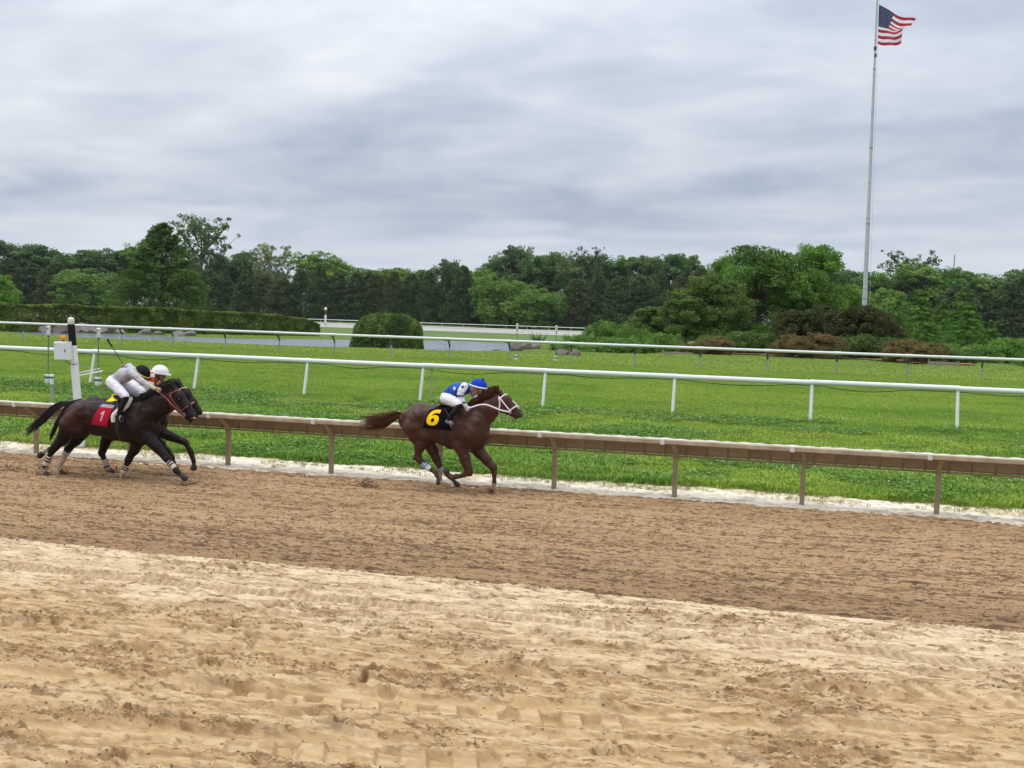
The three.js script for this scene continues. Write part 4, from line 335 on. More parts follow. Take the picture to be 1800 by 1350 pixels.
// ---------------------------------------------------------------- finish post, sensors, poles, flag
{
  const F = V.fin, base = thing('finish_post', 'leaning white finish post with black band, white box and orange beacon', 'post', [F[4][0], 0, -20.9]);
  const rel = p => [p[0] - F[4][0], p[1], 0], at = y => { const a = rel(F[0]), b = rel(F[4]); const t = (y - b[1]) / (a[1] - b[1]); return lerp(b[0], a[0], t); };
  const seg = (y0, y1, hw) => { const g = box(-hw, hw, 0, y1 - y0, -hw, hw, 0.008), p = g.attributes.position; for (let i = 0; i < p.count; i++) { const y = y0 + p.getY(i); p.setY(i, y); p.setX(i, p.getX(i) + at(y)); } g.computeVertexNormals(); return g; };
  part('shaft', seg(-0.2, 2.17, 0.062), whitePaint, base); part('black_band', seg(2.17, 2.615, 0.0565), M(0.012, 0.013, 0.016, 0.8), base);
  const cap = part('cap', new THREE.LatheGeometry([[0, 0.15], [0.03, 0.147], [0.055, 0.13], [0.069, 0.10], [0.069, 0.0], [0, 0.0]].map(p => new THREE.Vector2(...p)), 20), M(0.72, 0.68, 0.60, 0.5), base); cap.position.set(at(2.65), 2.615, 0);
  const bx = part('equipment_box', box(-0.165, 0.135, -0.19, 0.19, 0, 0.20, 0.01), whitePaint, base); bx.position.set(at(2.05) - 0.12, 2.06, 0.07); bx.rotation.set(0, 0.06, 0.03);
  part('box_door', box(-0.155, 0.125, -0.175, 0.165, 0.2, 0.212, 0.003), M(0.62, 0.64, 0.65, 0.45), bx); part('hinge', box(-0.158, -0.15, -0.1, -0.06, 0.2, 0.218), galv, bx); part('hinge', box(-0.158, -0.15, 0.08, 0.12, 0.2, 0.218), galv, bx); part('latch', box(0.095, 0.11, -0.03, 0.03, 0.212, 0.225), M(0.05, 0.05, 0.05), bx);
  part('rating_plate', box(-0.14, -0.09, 0.128, 0.136, 0.2125, 0.2145), M(0.25, 0.26, 0.27), bx);
  const bc = part('beacon', new THREE.LatheGeometry([[0, 0.085], [0.05, 0.083], [0.066, 0.07], [0.066, 0.02], [0.05, 0], [0, 0]].map(p => new THREE.Vector2(...p)), 18), M(0.72, 0.28, 0.015, 0.25), base); bc.position.set(at(2.3) - 0.10, 2.29, 0.16); part('stem', tube([[0, -0.06, 0], [0, 0.01, 0]], 0.018, 8), M(0.04, 0.04, 0.04), bc);
  part('cable', tube([[at(1.85) - 0.1, 1.88, 0.16], [at(1.8) - 0.05, 1.8, 0.14], [at(1.78) + 0.02, 1.77, 0.085], [at(1.79) + 0.09, 1.79, 0.02]], 0.009, 6), M(0.03, 0.03, 0.03), base);
  part('brace', tube([[at(1.55), 1.52, -0.02], [at(1.55) + 0.42, 1.63, -0.35]], 0.017, 8), whitePaint, base); part('brace', tube([[at(1.55), 1.58, -0.04], [at(1.55) + 0.34, 1.68, -0.35]], 0.011, 8), whitePaint, base); part('stay_wire', tube([[at(1.78), 1.77, 0], [at(1.55) + 0.36, 1.66, -0.35]], 0.006, 5), galv, base);
}
const sensorWhite = M(0.66, 0.66, 0.62, 0.5), blueBand = M(0.06, 0.12, 0.17, 0.5);
for (const [k, label] of [['s1', 'leftmost slim timing post on a white ground box left of the finish post'], ['s2', 'slim timing post on a white ground box just right of the finish post'], ['s3', 'left one of two slim timing posts beside the pond rocks'], ['s4', 'right one of two slim timing posts beyond the far white rail']]) {
  const [x, d, yt, yb] = V[k], y0 = turfY(x, d), h = yt - y0, o = thing('timing_post', label, 'post', [x, y0, -d], 'timing posts on the turf course');
  part('ground_box', box(-0.075, 0.075, -0.05, 0.31, -0.075, 0.075, 0.012), sensorWhite, o); part('band', box(-0.077, 0.077, 0.19, 0.255, -0.077, 0.077), blueBand, o);
  part('conduit', tube([[0, 0.3, 0], [0.01, h - 0.28, 0]], 0.02, 10), M(0.16, 0.19, 0.17, 0.6), o);
  const hd = part('sensor_head', new THREE.LatheGeometry([[0, 0.31], [0.045, 0.30], [0.062, 0.27], [0.055, 0.25], [0.055, 0.02], [0.045, 0], [0, 0]].map(p => new THREE.Vector2(...p)), 16), sensorWhite, o); hd.position.set(0.01, h - 0.31, 0);
  part('lens', box(-0.02, 0.02, 0.2, 0.235, 0.05, 0.06), M(0.02, 0.02, 0.02, 0.2), hd); part('collar', tube([[0, -0.03, 0], [0, 0.005, 0]], 0.035, 10), M(0.1, 0.1, 0.1), hd);
}
{ const [x, d, yt] = V.s5, y0 = turfY(x, d), h = yt - y0, o = thing('junction_post', 'short grey post with white capsule head behind the brown rail', 'post', [x, y0, -d]); part('stem', tube([[0, -0.1, 0], [0, h - 0.2, 0]], 0.03, 10), galv, o); part('head', new THREE.LatheGeometry([[0, 0.25], [0.035, 0.245], [0.05, 0.22], [0.042, 0.2], [0.042, 0.04], [0.05, 0.03], [0.05, 0], [0, 0]].map(p => new THREE.Vector2(...p)), 14), sensorWhite, o).position.y = h - 0.25; part('band', tube([[0, h - 0.1, 0], [0, h - 0.06, 0]], 0.0445, 14), blueBand, o); }
{ const [x, d, h] = V.qpole, o = thing('distance_pole', 'white and dark red distance pole topped by a white ball', 'pole', [x, turfY(x, d), -d]); const r = 0.28; part('lower_shaft', tube([[0, -0.3, 0], [0, h * 0.62, 0]], r, 12), whitePaint, o); part('red_band', tube([[0, h * 0.62, 0], [0, h * 0.86, 0]], r * 1.01, 12), M(0.10, 0.012, 0.02, 0.5), o); part('ball', new THREE.SphereGeometry(0.43, 16, 12), whitePaint, o).position.y = h * 0.86 + 0.36; part('dark_band', tube([[0, 0.55, 0], [0, 1.0, 0]], r * 1.02, 12), M(0.03, 0.03, 0.03), o); }
{ const [x, d, b, h] = V.mast, o = thing('light_mast', 'tiny lamp mast sticking up above the woods on the right', 'mast', [x, b, -d]); part('shaft', tube([[0, 0, 0], [0, h, 0]], 0.25, 8), galv, o); part('lamp_arm', tube([[0, h - 7, 0], [-1.6, h - 5.6, 0], [-3.4, h - 5.0, 0]], 0.18, 6), galv, o); }
{ // flagpole and flag
  const a = V.flag.p0, b = V.flag.p1, dir = [(b[0] - a[0]) / (b[1] - a[1]), (b[2] - a[2]) / (b[1] - a[1])], y0 = 0.25, bxs = a[0] + dir[0] * (y0 - a[1]);
  const o = thing('flagpole', 'very tall tapered grey flagpole rising behind the shrub bed', 'flagpole', [bxs, y0, -99]); const at = y => [dir[0] * (y - y0), y - y0, 0];
  const ys = [y0 - 0.4, 5.2, 11.4, 17.6, 24, 31.5], rs = [0.215, 0.19, 0.155, 0.12, 0.09, 0.06], t = dtex(128, (u, v) => { const n = 0.8 + 0.35 * tfbm(u, v, 4, 4); return [n, n, n].map(q => Math.min(1, q)); });
  for (let i = 0; i < 5; i++) { part('section', tube([at(ys[i]), at(ys[i + 1])], [rs[i], rs[i + 1] + 0.012], 18), M(0.52 - 0.03 * (i % 2), 0.53 - 0.03 * (i % 2), 0.53, 0.6), o); if (i) part('joint_ring', tube([at(ys[i] - 0.06), at(ys[i] + 0.06)], rs[i] + 0.022, 18), M(0.27, 0.28, 0.29, 0.6), o); }
  for (let i = 0; i < 9; i++) { const y = 6 + i * 2.9; part('weld_ring', tube([at(y), at(y + 0.05)], pw(ys.map((q, k) => [q, rs[k]]), y) + 0.014, 18), M(0.33, 0.34, 0.34, 0.6), o); }
  part('halyard', tube([[0.42, 1.5, 0.1], [at(30)[0] + 0.13, 29.8, 0.05]], 0.012, 5), M(0.5, 0.5, 0.5), o); part('pulley', tube([at(25.5), at(25.8)], 0.12, 12), M(0.1, 0.1, 0.11), o); part('cleat', box(at(25.1)[0] - 0.05, at(25.1)[0] + 0.14, 24.7, 24.95, 0.02, 0.16), M(0.12, 0.12, 0.13), o);
  part('footing', new THREE.CylinderGeometry(0.45, 0.5, 0.25, 20), M(0.45, 0.44, 0.42), o);
  const cv = document.createElement('canvas'); cv.width = 760; cv.height = 400; const c = cv.getContext('2d'); for (let i = 0; i < 13; i++) { c.fillStyle = i % 2 ? '#ffffff' : '#c41d42'; c.fillRect(0, i * 400 / 13, 760, 400 / 13 + 1); } c.fillStyle = '#171c55'; c.fillRect(0, 0, 304, 400 * 7 / 13); c.fillStyle = '#ffffff';
  for (let j = 0; j < 9; j++) for (let i = 0; i < (j % 2 ? 5 : 6); i++) { const cx = 304 * ((j % 2 ? 2 : 1) + i * 2) / 12, cyy = 215.4 * (j + 1) / 10; c.beginPath(); for (let k = 0; k < 10; k++) { const R = k % 2 ? 3.8 : 9.5, an = -Math.PI / 2 + k * Math.PI / 5; k ? c.lineTo(cx + R * Math.cos(an), cyy + R * Math.sin(an)) : c.moveTo(cx + R * Math.cos(an), cyy + R * Math.sin(an)); } c.closePath(); c.fill(); }
  const tx = new THREE.CanvasTexture(cv); tx.colorSpace = THREE.SRGBColorSpace;
  const K = V.flag.corners, nu = 60, nv = 36, pos = [], uv = [], idx = []; const H = 3.15;
  for (let j = 0; j <= nv; j++) for (let i = 0; i <= nu; i++) {
    const u = i / nu, v = j / nv; // upper half blows out right and dips, lower half hangs back
    const lo = sst(0.40, 0.60, v), e = u * u * (3 - 2 * u) * 0.25 + u * 0.75;
    const topL = 3.05, botL = 1.86, len = lerp(lerp(topL, 1.98, v / 0.55), lerp(1.98, botL, (v - 0.5) / 0.5), v > 0.52 ? 1 : 0);
    const fold = 0.10 * Math.sin(u * 5.2 + v * 2.2) * u;
    const x = K[0][0] + (K[3][0] - K[0][0]) * v + e * Math.max(1.75, len) + fold * 0.5;
    const dropT = -0.95 * u - 0.22 * Math.sin(u * 3.1), dropB = -0.12 * Math.sin(u * 5) + 0.10 * u;
    const y = K[0][1] - v * H + lerp(dropT * (1 - v * 0.35), dropB, sst(0.2, 0.72, v)) * 1.0;
    const z = -99 + 1.5 * u * Math.sin(u * 2.2) * -1 + 0.34 * Math.sin(u * 9 - v * 3.0) * (0.25 + u) + 0.30 * lo * Math.sin(u * 6 + 1.3) * u;
    pos.push(x, y, z); uv.push(u, 1 - v);
  }
  for (let j = 0; j < nv; j++) for (let i = 0; i < nu; i++) { const p = j * (nu + 1) + i; idx.push(p, p + nu + 1, p + 1, p + 1, p + nu + 1, p + nu + 2); }
  const g = new THREE.BufferGeometry(); g.setAttribute('position', new THREE.Float32BufferAttribute(pos, 3)); g.setAttribute('uv', new THREE.Float32BufferAttribute(uv, 2)); g.setIndex(idx); g.computeVertexNormals();
  solo('flag', g, new THREE.MeshPhysicalMaterial({ map: tx, roughness: 0.9, side: THREE.DoubleSide, transmission: 0.5, thickness: 0 }), 'red white and blue striped flag with stars flying at the pole top', 'flag');
}
// ---------------------------------------------------------------- vegetation
const leafMat = new THREE.MeshPhysicalMaterial({ vertexColors: true, roughness: 0.8, side: THREE.DoubleSide, transmission: 0.35, thickness: 0, specularIntensity: 0.3 });
const barkMat = M(0.085, 0.068, 0.052, 0.95), paleBark = M(0.30, 0.28, 0.25, 0.9);
class Leaves {
  constructor(seed) { this.p = []; this.c = []; this.i = []; this.r = rng(seed); }
  leaf(x, y, z, s, up, col, asp = 0.7, dir) {
    const r = this.r; let nx = r() * 2 - 1, ny = r() * 2 - 1 + up, nz = r() * 2 - 1; let l = Math.hypot(nx, ny, nz) || 1; nx /= l; ny /= l; nz /= l;
    let tx = r() * 2 - 1, ty = r() * 2 - 1, tz = r() * 2 - 1; if (dir) { tx = dir[0] + 0.5 * tx; ty = dir[1] + 0.5 * ty; tz = dir[2] + 0.5 * tz; }
    const dt = tx * nx + ty * ny + tz * nz; tx -= dt * nx; ty -= dt * ny; tz -= dt * nz; l = Math.hypot(tx, ty, tz) || 1; tx /= l; ty /= l; tz /= l;
    const bx = ny * tz - nz * ty, by = nz * tx - nx * tz, bz = nx * ty - ny * tx, h = s / 2, w = s * asp / 2, k = this.p.length / 3, b = s * 0.14;
    this.p.push(x - tx * h, y - ty * h, z - tz * h, x + bx * w + nx * b, y + by * w + ny * b, z + bz * w + nz * b, x + tx * h, y + ty * h, z + tz * h, x - bx * w + nx * b, y - by * w + ny * b, z - bz * w + nz * b);
    const q = 0.8 + 0.4 * r(); for (let t = 0; t < 4; t++) this.c.push(col[0] * q, col[1] * q, col[2] * q); this.i.push(k, k + 1, k + 2, k, k + 2, k + 3);
  }
  clump(cx, cy, cz, rx, ry, n, s, col, up = 0.6, asp = 0.7, drift) { const r = this.r; for (let i = 0; i < n; i++) { const a = r() * 6.2832, u = r() * 2 - 1, q = Math.sqrt(1 - u * u), R = 0.45 + 0.6 * Math.pow(r(), 0.7); this.leaf(cx + Math.cos(a) * q * rx * R, cy + u * ry * R, cz + Math.sin(a) * q * rx * R, s * (0.6 + 0.7 * r()), up, col, asp, drift); } }
  geo() { const g = new THREE.BufferGeometry(); g.setAttribute('position', new THREE.Float32BufferAttribute(this.p, 3)); g.setAttribute('color', new THREE.Float32BufferAttribute(this.c, 3)); g.setIndex(this.i); return g; }
}
const jit = (c, r, a) => { const k = 2.9 * (1 + a * (r() * 2 - 1)), h = a * 0.5 * (r() * 2 - 1); return [c[0] * k * 1.08 * (1 + h), c[1] * k * 1.03, c[2] * k * 0.72 * (1 - h)]; };
// crowns are built in a unit box (height 1, width 1) times a nominal size so that leaves keep their size
function broadCrown(seed, H, W, s, nl, dens, colA, colB, low = 0.22) {
  const L = new Leaves(seed), r = L.r, lobes = [];
  for (let i = 0; i < nl; i++) { const t = i < 3 ? 0.62 + 0.3 * r() : low + 0.08 + (0.86 - low) * r(), w = Math.sin(Math.min(1, (1.06 - t) * 1.55) * Math.PI / 2) * (t < 0.4 ? 0.72 + 0.7 * (t - low) : 1), a = i * 2.4 + r(), q = i < 2 ? 0.1 * r() : (0.55 + 0.35 * r()) * w; const R = (0.14 + 0.11 * r()) * W; { const RR = R * (0.75 + 0.4 * w); lobes.push([Math.cos(a) * q * W * 0.46, Math.min(t * H, H - RR * (0.95 + 0.5 * r() * (i > 1))), Math.sin(a) * q * W * 0.46, RR]); } }
  let k2; for (const [x, y, z, R] of lobes) { const base = mix3(colA, colB, r()); for (let k = 0; k < 9; k++) { const a = r() * 6.283, u = r() * 1.7 - 0.7, q = Math.sqrt(Math.max(0, 1 - u * u)), cr = R * (0.32 + 0.2 * r()); L.clump(x + Math.cos(a) * q * R * (k2 = 0.7 + 0.4 * r()), y + u * R * k2 * 0.9, z + Math.sin(a) * q * R * k2, cr, cr * 0.72, Math.round(dens * (0.7 + 0.6 * r())), s, jit(base, r, 0.22)); } }
  return [L.geo(), lobes];
}
function trunkGeo(H, W, lobes, seed, thick = 0.028) { const r = rng(seed), g = [tube([[0, -0.4, 0], [0.02 * W * r(), H * 0.25, 0], [0.04 * W * (r() - 0.5), H * 0.55, 0.03 * W * (r() - 0.5)], [0, H * 0.85, 0]], [H * thick * 1.25, H * thick * 0.85, H * thick * 0.5, H * thick * 0.12], 7)]; for (const [x, y, z] of lobes) { const y0 = Math.min(H * 0.7, Math.max(H * 0.16, y * 0.55)); g.push(tube([[0, y0, 0], [x * 0.45, lerp(y0, y, 0.4), z * 0.45], [x, y, z]], [H * thick * 0.42, H * thick * 0.28, H * thick * 0.08], 5)); } return join(g); }
function sparseCrown(seed, H, W, s, col) {
  const L = new Leaves(seed), r = L.r, br = [];
  for (let i = 0; i < 11; i++) { const a = i * 2.4 + r() * 0.7, t0 = 0.22 + 0.05 * i, q = 0.48 * W * (0.75 + 0.3 * r()) * Math.sin(Math.min(1, 0.25 + 1.3 * (1.05 - t0)) * 1.57), tx = Math.cos(a) * q, tz = Math.sin(a) * q, ty = H * Math.min(0.94, t0 + 0.24 + 0.14 * r()); br.push([[0, t0 * H, 0], [tx * 0.5, lerp(t0 * H, ty, 0.45), tz * 0.5], [tx * 0.85, lerp(t0 * H, ty, 0.85), tz * 0.85]]); for (let k = 0; k < 30; k++) { const u = 0.3 + 0.75 * r(), u2 = Math.min(u, 0.95), x = tx * u2 + (r() - 0.5) * W * 0.26, y = lerp(t0 * H, ty, u) + (r() - 0.35) * H * 0.16, z = tz * u2 + (r() - 0.5) * W * 0.26, cr = W * (0.026 + 0.03 * r()); L.clump(x, Math.min(y, H * 0.985), z, cr, cr * 0.85, 12 + Math.floor(16 * r()), s, jit(col, r, 0.25), 0.2, 0.8); br.push([[tx * u * 0.85, lerp(t0 * H, ty, u * 0.85), tz * u * 0.85], [x, Math.min(y, H * 0.985), z]]); } }
  for (let k = 0; k < 50; k++) { const a = r() * 6.283, q = W * 0.34 * Math.sqrt(r()), cr = W * (0.05 + 0.05 * r()); L.clump(Math.cos(a) * q, H * (0.2 + 0.32 * r()), Math.sin(a) * q, cr, cr, 30, s, jit(col, r, 0.25), 0.3); }
  const g = [tube([[0, -0.4, 0], [0, H * 0.4, 0], [0, H * 0.8, 0]], [H * 0.02, H * 0.014, H * 0.004], 7)]; for (const b of br) g.push(tube(b, b.length > 2 ? [H * 0.009, H * 0.006, H * 0.0022] : [H * 0.0026, H * 0.0012], 4, false));
  return [L.geo(), join(g)];
}
function cedarCrown(seed, H, W, s, n, col, col2, point = 1) {
  const L = new Leaves(seed), r = L.r;
  for (let i = 0; i < n; i++) { const t = Math.pow(r(), 1.1), w = Math.pow(1 - t, 0.62 * point) * (0.82 + 0.3 * r()) * (t < 0.08 ? 0.85 : 1) + 0.03, a = r() * 6.283, q = W * 0.46 * w * (0.42 + 0.7 * Math.pow(r(), 0.6)), cr = W * (0.085 + 0.06 * r()) * (0.5 + 0.6 * (1 - t)); L.clump(Math.cos(a) * q, H * (0.015 + 0.95 * t) + cr * 0.2, Math.sin(a) * q, cr, cr * 1.1, 30, s, jit(r() < 0.14 ? col2 : col, r, 0.25), -0.1, 0.4, [Math.cos(a) * 0.7, 0.8, Math.sin(a) * 0.7]); }
  return L.geo();
}
function layerCrown(seed, H, W, s, n, dens, col, col2, droop = 0.25) { // tiers of flat feathery sprays on a cone, dark gaps between
  const L = new Leaves(seed), r = L.r, tiers = Math.round(n / 9);
  for (let k = 0; k < tiers; k++) { const t = k / tiers, nb = Math.round(5 + 7 * (1 - t)), w0 = (0.035 + 0.985 * Math.pow(1 - t, 0.95)) * (t < 0.12 ? 0.8 + 1.6 * t : 1);
    for (let b = 0; b < nb; b++) { const a = (b + r() * 0.8 + k * 0.37) / nb * 6.2832, w = w0 * (0.72 + 0.34 * r()), q = W * 0.49 * Math.min(1.02, w), cr = W * 0.072 * (0.6 + 0.8 * r()) * (0.28 + 0.85 * (1 - t)), base = mix3(col, col2, r() * r()), y0 = H * (0.03 + 0.95 * t) + H / tiers * (r() - 0.5) * 1.2, m = 4;
      for (let e = 0; e < m; e++) { const u = 0.3 + 0.72 * e / (m - 1), y = y0 + 0.10 * q * u - droop * q * u * u * 0.7; L.clump(Math.cos(a) * q * u + (r() - 0.5) * cr, y + (r() - 0.5) * cr * 0.5, Math.sin(a) * q * u + (r() - 0.5) * cr, cr * (1.25 - 0.5 * e / (m - 1)), cr * 0.5, Math.round(dens * (0.5 + 0.5 * e / (m - 1))), s, jit(base, r, 0.16), 0.9, 0.42, [Math.cos(a), -droop * u, Math.sin(a)]); } } }
  return L.geo();
}
function coneCrown(seed, H, W, s, n, dens, col, col2) { // broad pyramid of soft overlapping sprays
  const L = new Leaves(seed), r = L.r;
  for (let i = 0; i < n; i++) { const t = Math.pow((i + 0.5) / n, 1.15), env = (0.045 + 0.955 * Math.pow(1 - t, 0.78)) * (t < 0.1 ? 0.9 + t : 1), a = i * 2.39996 + r() * 0.5, q = W * 0.5 * env * (0.72 + 0.34 * r()), R = W * (0.035 + 0.05 * (1 - t)) * (0.75 + 0.6 * r()), base = mix3(col, col2, r() * r());
    for (let k = 0; k < 6; k++) { const u = k < 4 ? 0.78 + 0.26 * r() : 0.3 + 0.45 * r(), da = (r() - 0.5) * 0.9 * R / Math.max(0.4, q), cr = R * (0.5 + 0.35 * r()); L.clump(Math.cos(a + da) * q * u, H * (0.02 + 0.955 * t) + (r() - 0.5) * R * 0.7 - 0.10 * q * u, Math.sin(a + da) * q * u, cr, cr * 0.5, dens, s, jit(base, r, 0.18), 0.8, 0.45, [Math.cos(a), -0.2, Math.sin(a)]); } }
  return L.geo();
}
function bushGeo(seed, H, W, s, n, col, col2, flat = 0.1, frac2 = 0.3, upb = 0.4) { // rounded shrub: leaf sprays through an uneven dome
  const L = new Leaves(seed), r = L.r, nb = 14, bumps = []; for (let i = 0; i < nb; i++) bumps.push([r() * 6.283, r(), 0.08 + 0.12 * r()]);
  for (let i = 0; i < n; i++) { const a = r() * 6.283, v = r(), e = Math.asin(Math.min(1, v)); let R = 0.62 + 0.38 * Math.pow(r(), 0.5); for (const [ba, bv, bs] of bumps) { const da = Math.cos(a - ba); if (da > 0.5 && Math.abs(v - bv) < 0.35) R += bs * (da - 0.5) * (0.35 - Math.abs(v - bv)) * 3; } const c = Math.pow(Math.cos(e), 0.62), x = Math.cos(a) * c * W / 2 * R, z = Math.sin(a) * c * W / 2 * R, y = Math.pow(v, 0.85) * H * (0.86 + 0.16 * (R - 0.62)); const cl = fbm(x * 2.2 / W * 4 + seed, (y + z) * 2.2 / W * 4, 2) ; L.leaf(x, y + 0.02, z, s * (0.6 + 0.8 * r()), upb, jit(mix3(col, col2, sst(-0.2 + 0.5 * (0.5 - frac2), 0.3, cl)), r, 0.25), 0.55, [x / W, 0.5, z / W]); }
  return L.geo();
}
function plantTree(name, label, cat, group, [x, d, b, h, w], variant, ry, y0, wide = 1) { const o = thing(name, label, cat, [x, y0 === undefined ? turfY(x, d) : y0, -d], group); const dy = y0 === undefined ? b - turfY(x, d) : 0; const sx = w * wide / variant.W, sy = (h + dy) / variant.H; for (const [n, g, m] of variant.parts) { const p = part(n, g, m, o); p.scale.set(sx, sy, sx); p.rotation.y = ry; } return o; }
const tr = rng(91);
const seen = (list) => list.map((a, i) => i).sort((i, j) => list[i][0] / list[i][1] - list[j][0] / list[j][1]);
{ // woods at the back
  const pal = [[[0.034, 0.072, 0.020], [0.050, 0.094, 0.026]], [[0.028, 0.056, 0.022], [0.040, 0.075, 0.026]], [[0.055, 0.098, 0.024], [0.075, 0.125, 0.030]], [[0.040, 0.066, 0.030], [0.055, 0.082, 0.036]], [[0.030, 0.064, 0.020], [0.058, 0.105, 0.026]]];
  const vs = pal.map(([a, b], i) => { const [g, lo] = broadCrown(200 + i, 26, 16, 0.62, 26, 62, a, b, 0.16); return { H: 26, W: 16, parts: [['crown', g, leafMat], ['trunk', trunkGeo(26, 16, lo, 300 + i), barkMat]] }; });
  const ordr = seen(V.broad); ordr.forEach((k, i) => plantTree('broadleaf_tree', `${ord(i)} leafy tree from the left in the back row of woods`, 'tree', 'leafy trees at the back of the woods', V.broad[k], vs[(i * 3 + (i >> 2)) % 5], tr() * 6.28, undefined, 1.4));
  // a deeper row that closes the gaps, seen only as tops
  const sp = [0, 1, 2].map(i => { const [g, t] = sparseCrown(400 + i, 30, 18, 0.62, [[0.045, 0.075, 0.028], [0.085, 0.105, 0.055], [0.04, 0.066, 0.03]][i]); return { H: 30, W: 18, parts: [['crown', g, leafMat], ['trunk', t, i === 1 ? paleBark : barkMat]] }; });
  const sl = ['tallest open-crowned tree with airy clustered twigs behind the conical tree', 'pale thinly leaved tree with light branches right of the conical tree', 'small airy tree between the tall open one and the pale one', 'airy open-crowned tree above the dark cedars right of centre', 'rounded airy tree with clustered twigs right of the flagpole', 'airy tree top beside the tallest leafy tree near the centre', 'thin dark airy tree standing alone above the cedar row'];
  V.sparse.forEach((a, i) => plantTree('open_crowned_tree', sl[i], 'tree', 'airy trees in the woods', a, sp[[0, 1, 0, 2, 2, 0, 2][i]], tr() * 6.28));
  const cd = [0, 1, 2].map(i => { const g = cedarCrown(500 + i, 18, 9.5, 0.62, 420, [[0.026, 0.045, 0.018], [0.031, 0.047, 0.018], [0.027, 0.041, 0.018]][i], [[0.05, 0.07, 0.03], [0.055, 0.035, 0.022], [0.03, 0.06, 0.02]][i], [1, 0.8, 1.15][i]); return { H: 18, W: 9.5, parts: [['crown', g, leafMat], ['trunk', tube([[0, -0.4, 0], [0, 9, 0], [0, 16.5, 0]], [0.3, 0.2, 0.05], 7), barkMat]] }; });
  seen(V.cedar).forEach((k, i) => plantTree('cedar_tree', `${ord(i)} dark cedar from the left in the row behind the far track`, 'tree', 'dark cedars behind the far track', V.cedar[k].map((v, q) => q === 3 ? v * (0.86 + 0.26 * tr()) : q === 4 ? v * (0.8 + 0.5 * tr()) : v), cd[(i * 5 + (i >> 1)) % 3], tr() * 6.28, undefined, 1.45));
  const vn2 = [0, 1].map(i => { const [g, lo] = broadCrown(600 + i, 14, 13, 0.5, 30, 58, [[0.036, 0.076, 0.020], [0.042, 0.082, 0.022]][i], [[0.060, 0.108, 0.026], [0.068, 0.114, 0.027]][i], 0.02); return { H: 14, W: 13, parts: [['crown', g, leafMat], ['trunk', trunkGeo(14, 13, lo, 700 + i), barkMat]] }; });
  seen(V.vine).forEach((k, i) => plantTree('vine_covered_tree', `${ord(i)} bright green bushy tree from the left at the foot of the woods`, 'tree', 'bright bushy trees before the woods', V.vine[k], vn2[i % 2], tr() * 6.28, undefined, 1.25));
  // far woods behind everything
  const L = new THREE.InstancedMesh(vs[1].parts[0][1], leafMat, 90), o = new THREE.Object3D(); for (let i = 0; i < 90; i++) { const d = 470 + 50 * tr(), x = -520 + i * 7.4 + 5 * tr(); o.position.set(x, -1, -d); o.rotation.y = tr() * 6; const s = 0.72 + 0.22 * tr(); o.scale.set(s * 1.15, s, s * 1.15); o.updateMatrix(); L.setMatrixAt(i, o.matrix); } L.name = 'distant_woods'; L.userData.kind = 'stuff'; tag(L, 'distant mass of trees closing the gaps at the back of the woods', 'woods'); L.castShadow = true; scene.add(L);
}
{ // left: conical tree and small one
  const g = coneCrown(801, 16.6, 17.2, 0.36, 260, 30, [0.026, 0.050, 0.016], [0.056, 0.094, 0.024]);
  plantTree('conical_tree', 'big broad conical green tree standing behind the clipped hedge on the left', 'tree', null, V.left[0], { H: 16.6, W: 17.2, parts: [['crown', g, leafMat], ['trunk', tube([[0, -0.5, 0], [0, 8, 0], [0, 15.6, 0]], [0.42, 0.26, 0.05], 9), barkMat]] }, 0.4, undefined, 1.22);
  const [g2, lo] = broadCrown(811, 8, 6.4, 0.28, 20, 70, [0.055, 0.105, 0.024], [0.08, 0.14, 0.03], 0.05);
  plantTree('round_tree', 'light green round tree cut off by the left edge of the picture', 'tree', null, V.left[1], { H: 8, W: 6.4, parts: [['crown', g2, leafMat], ['trunk', trunkGeo(8, 6.4, lo, 5), barkMat]] }, 1);
}
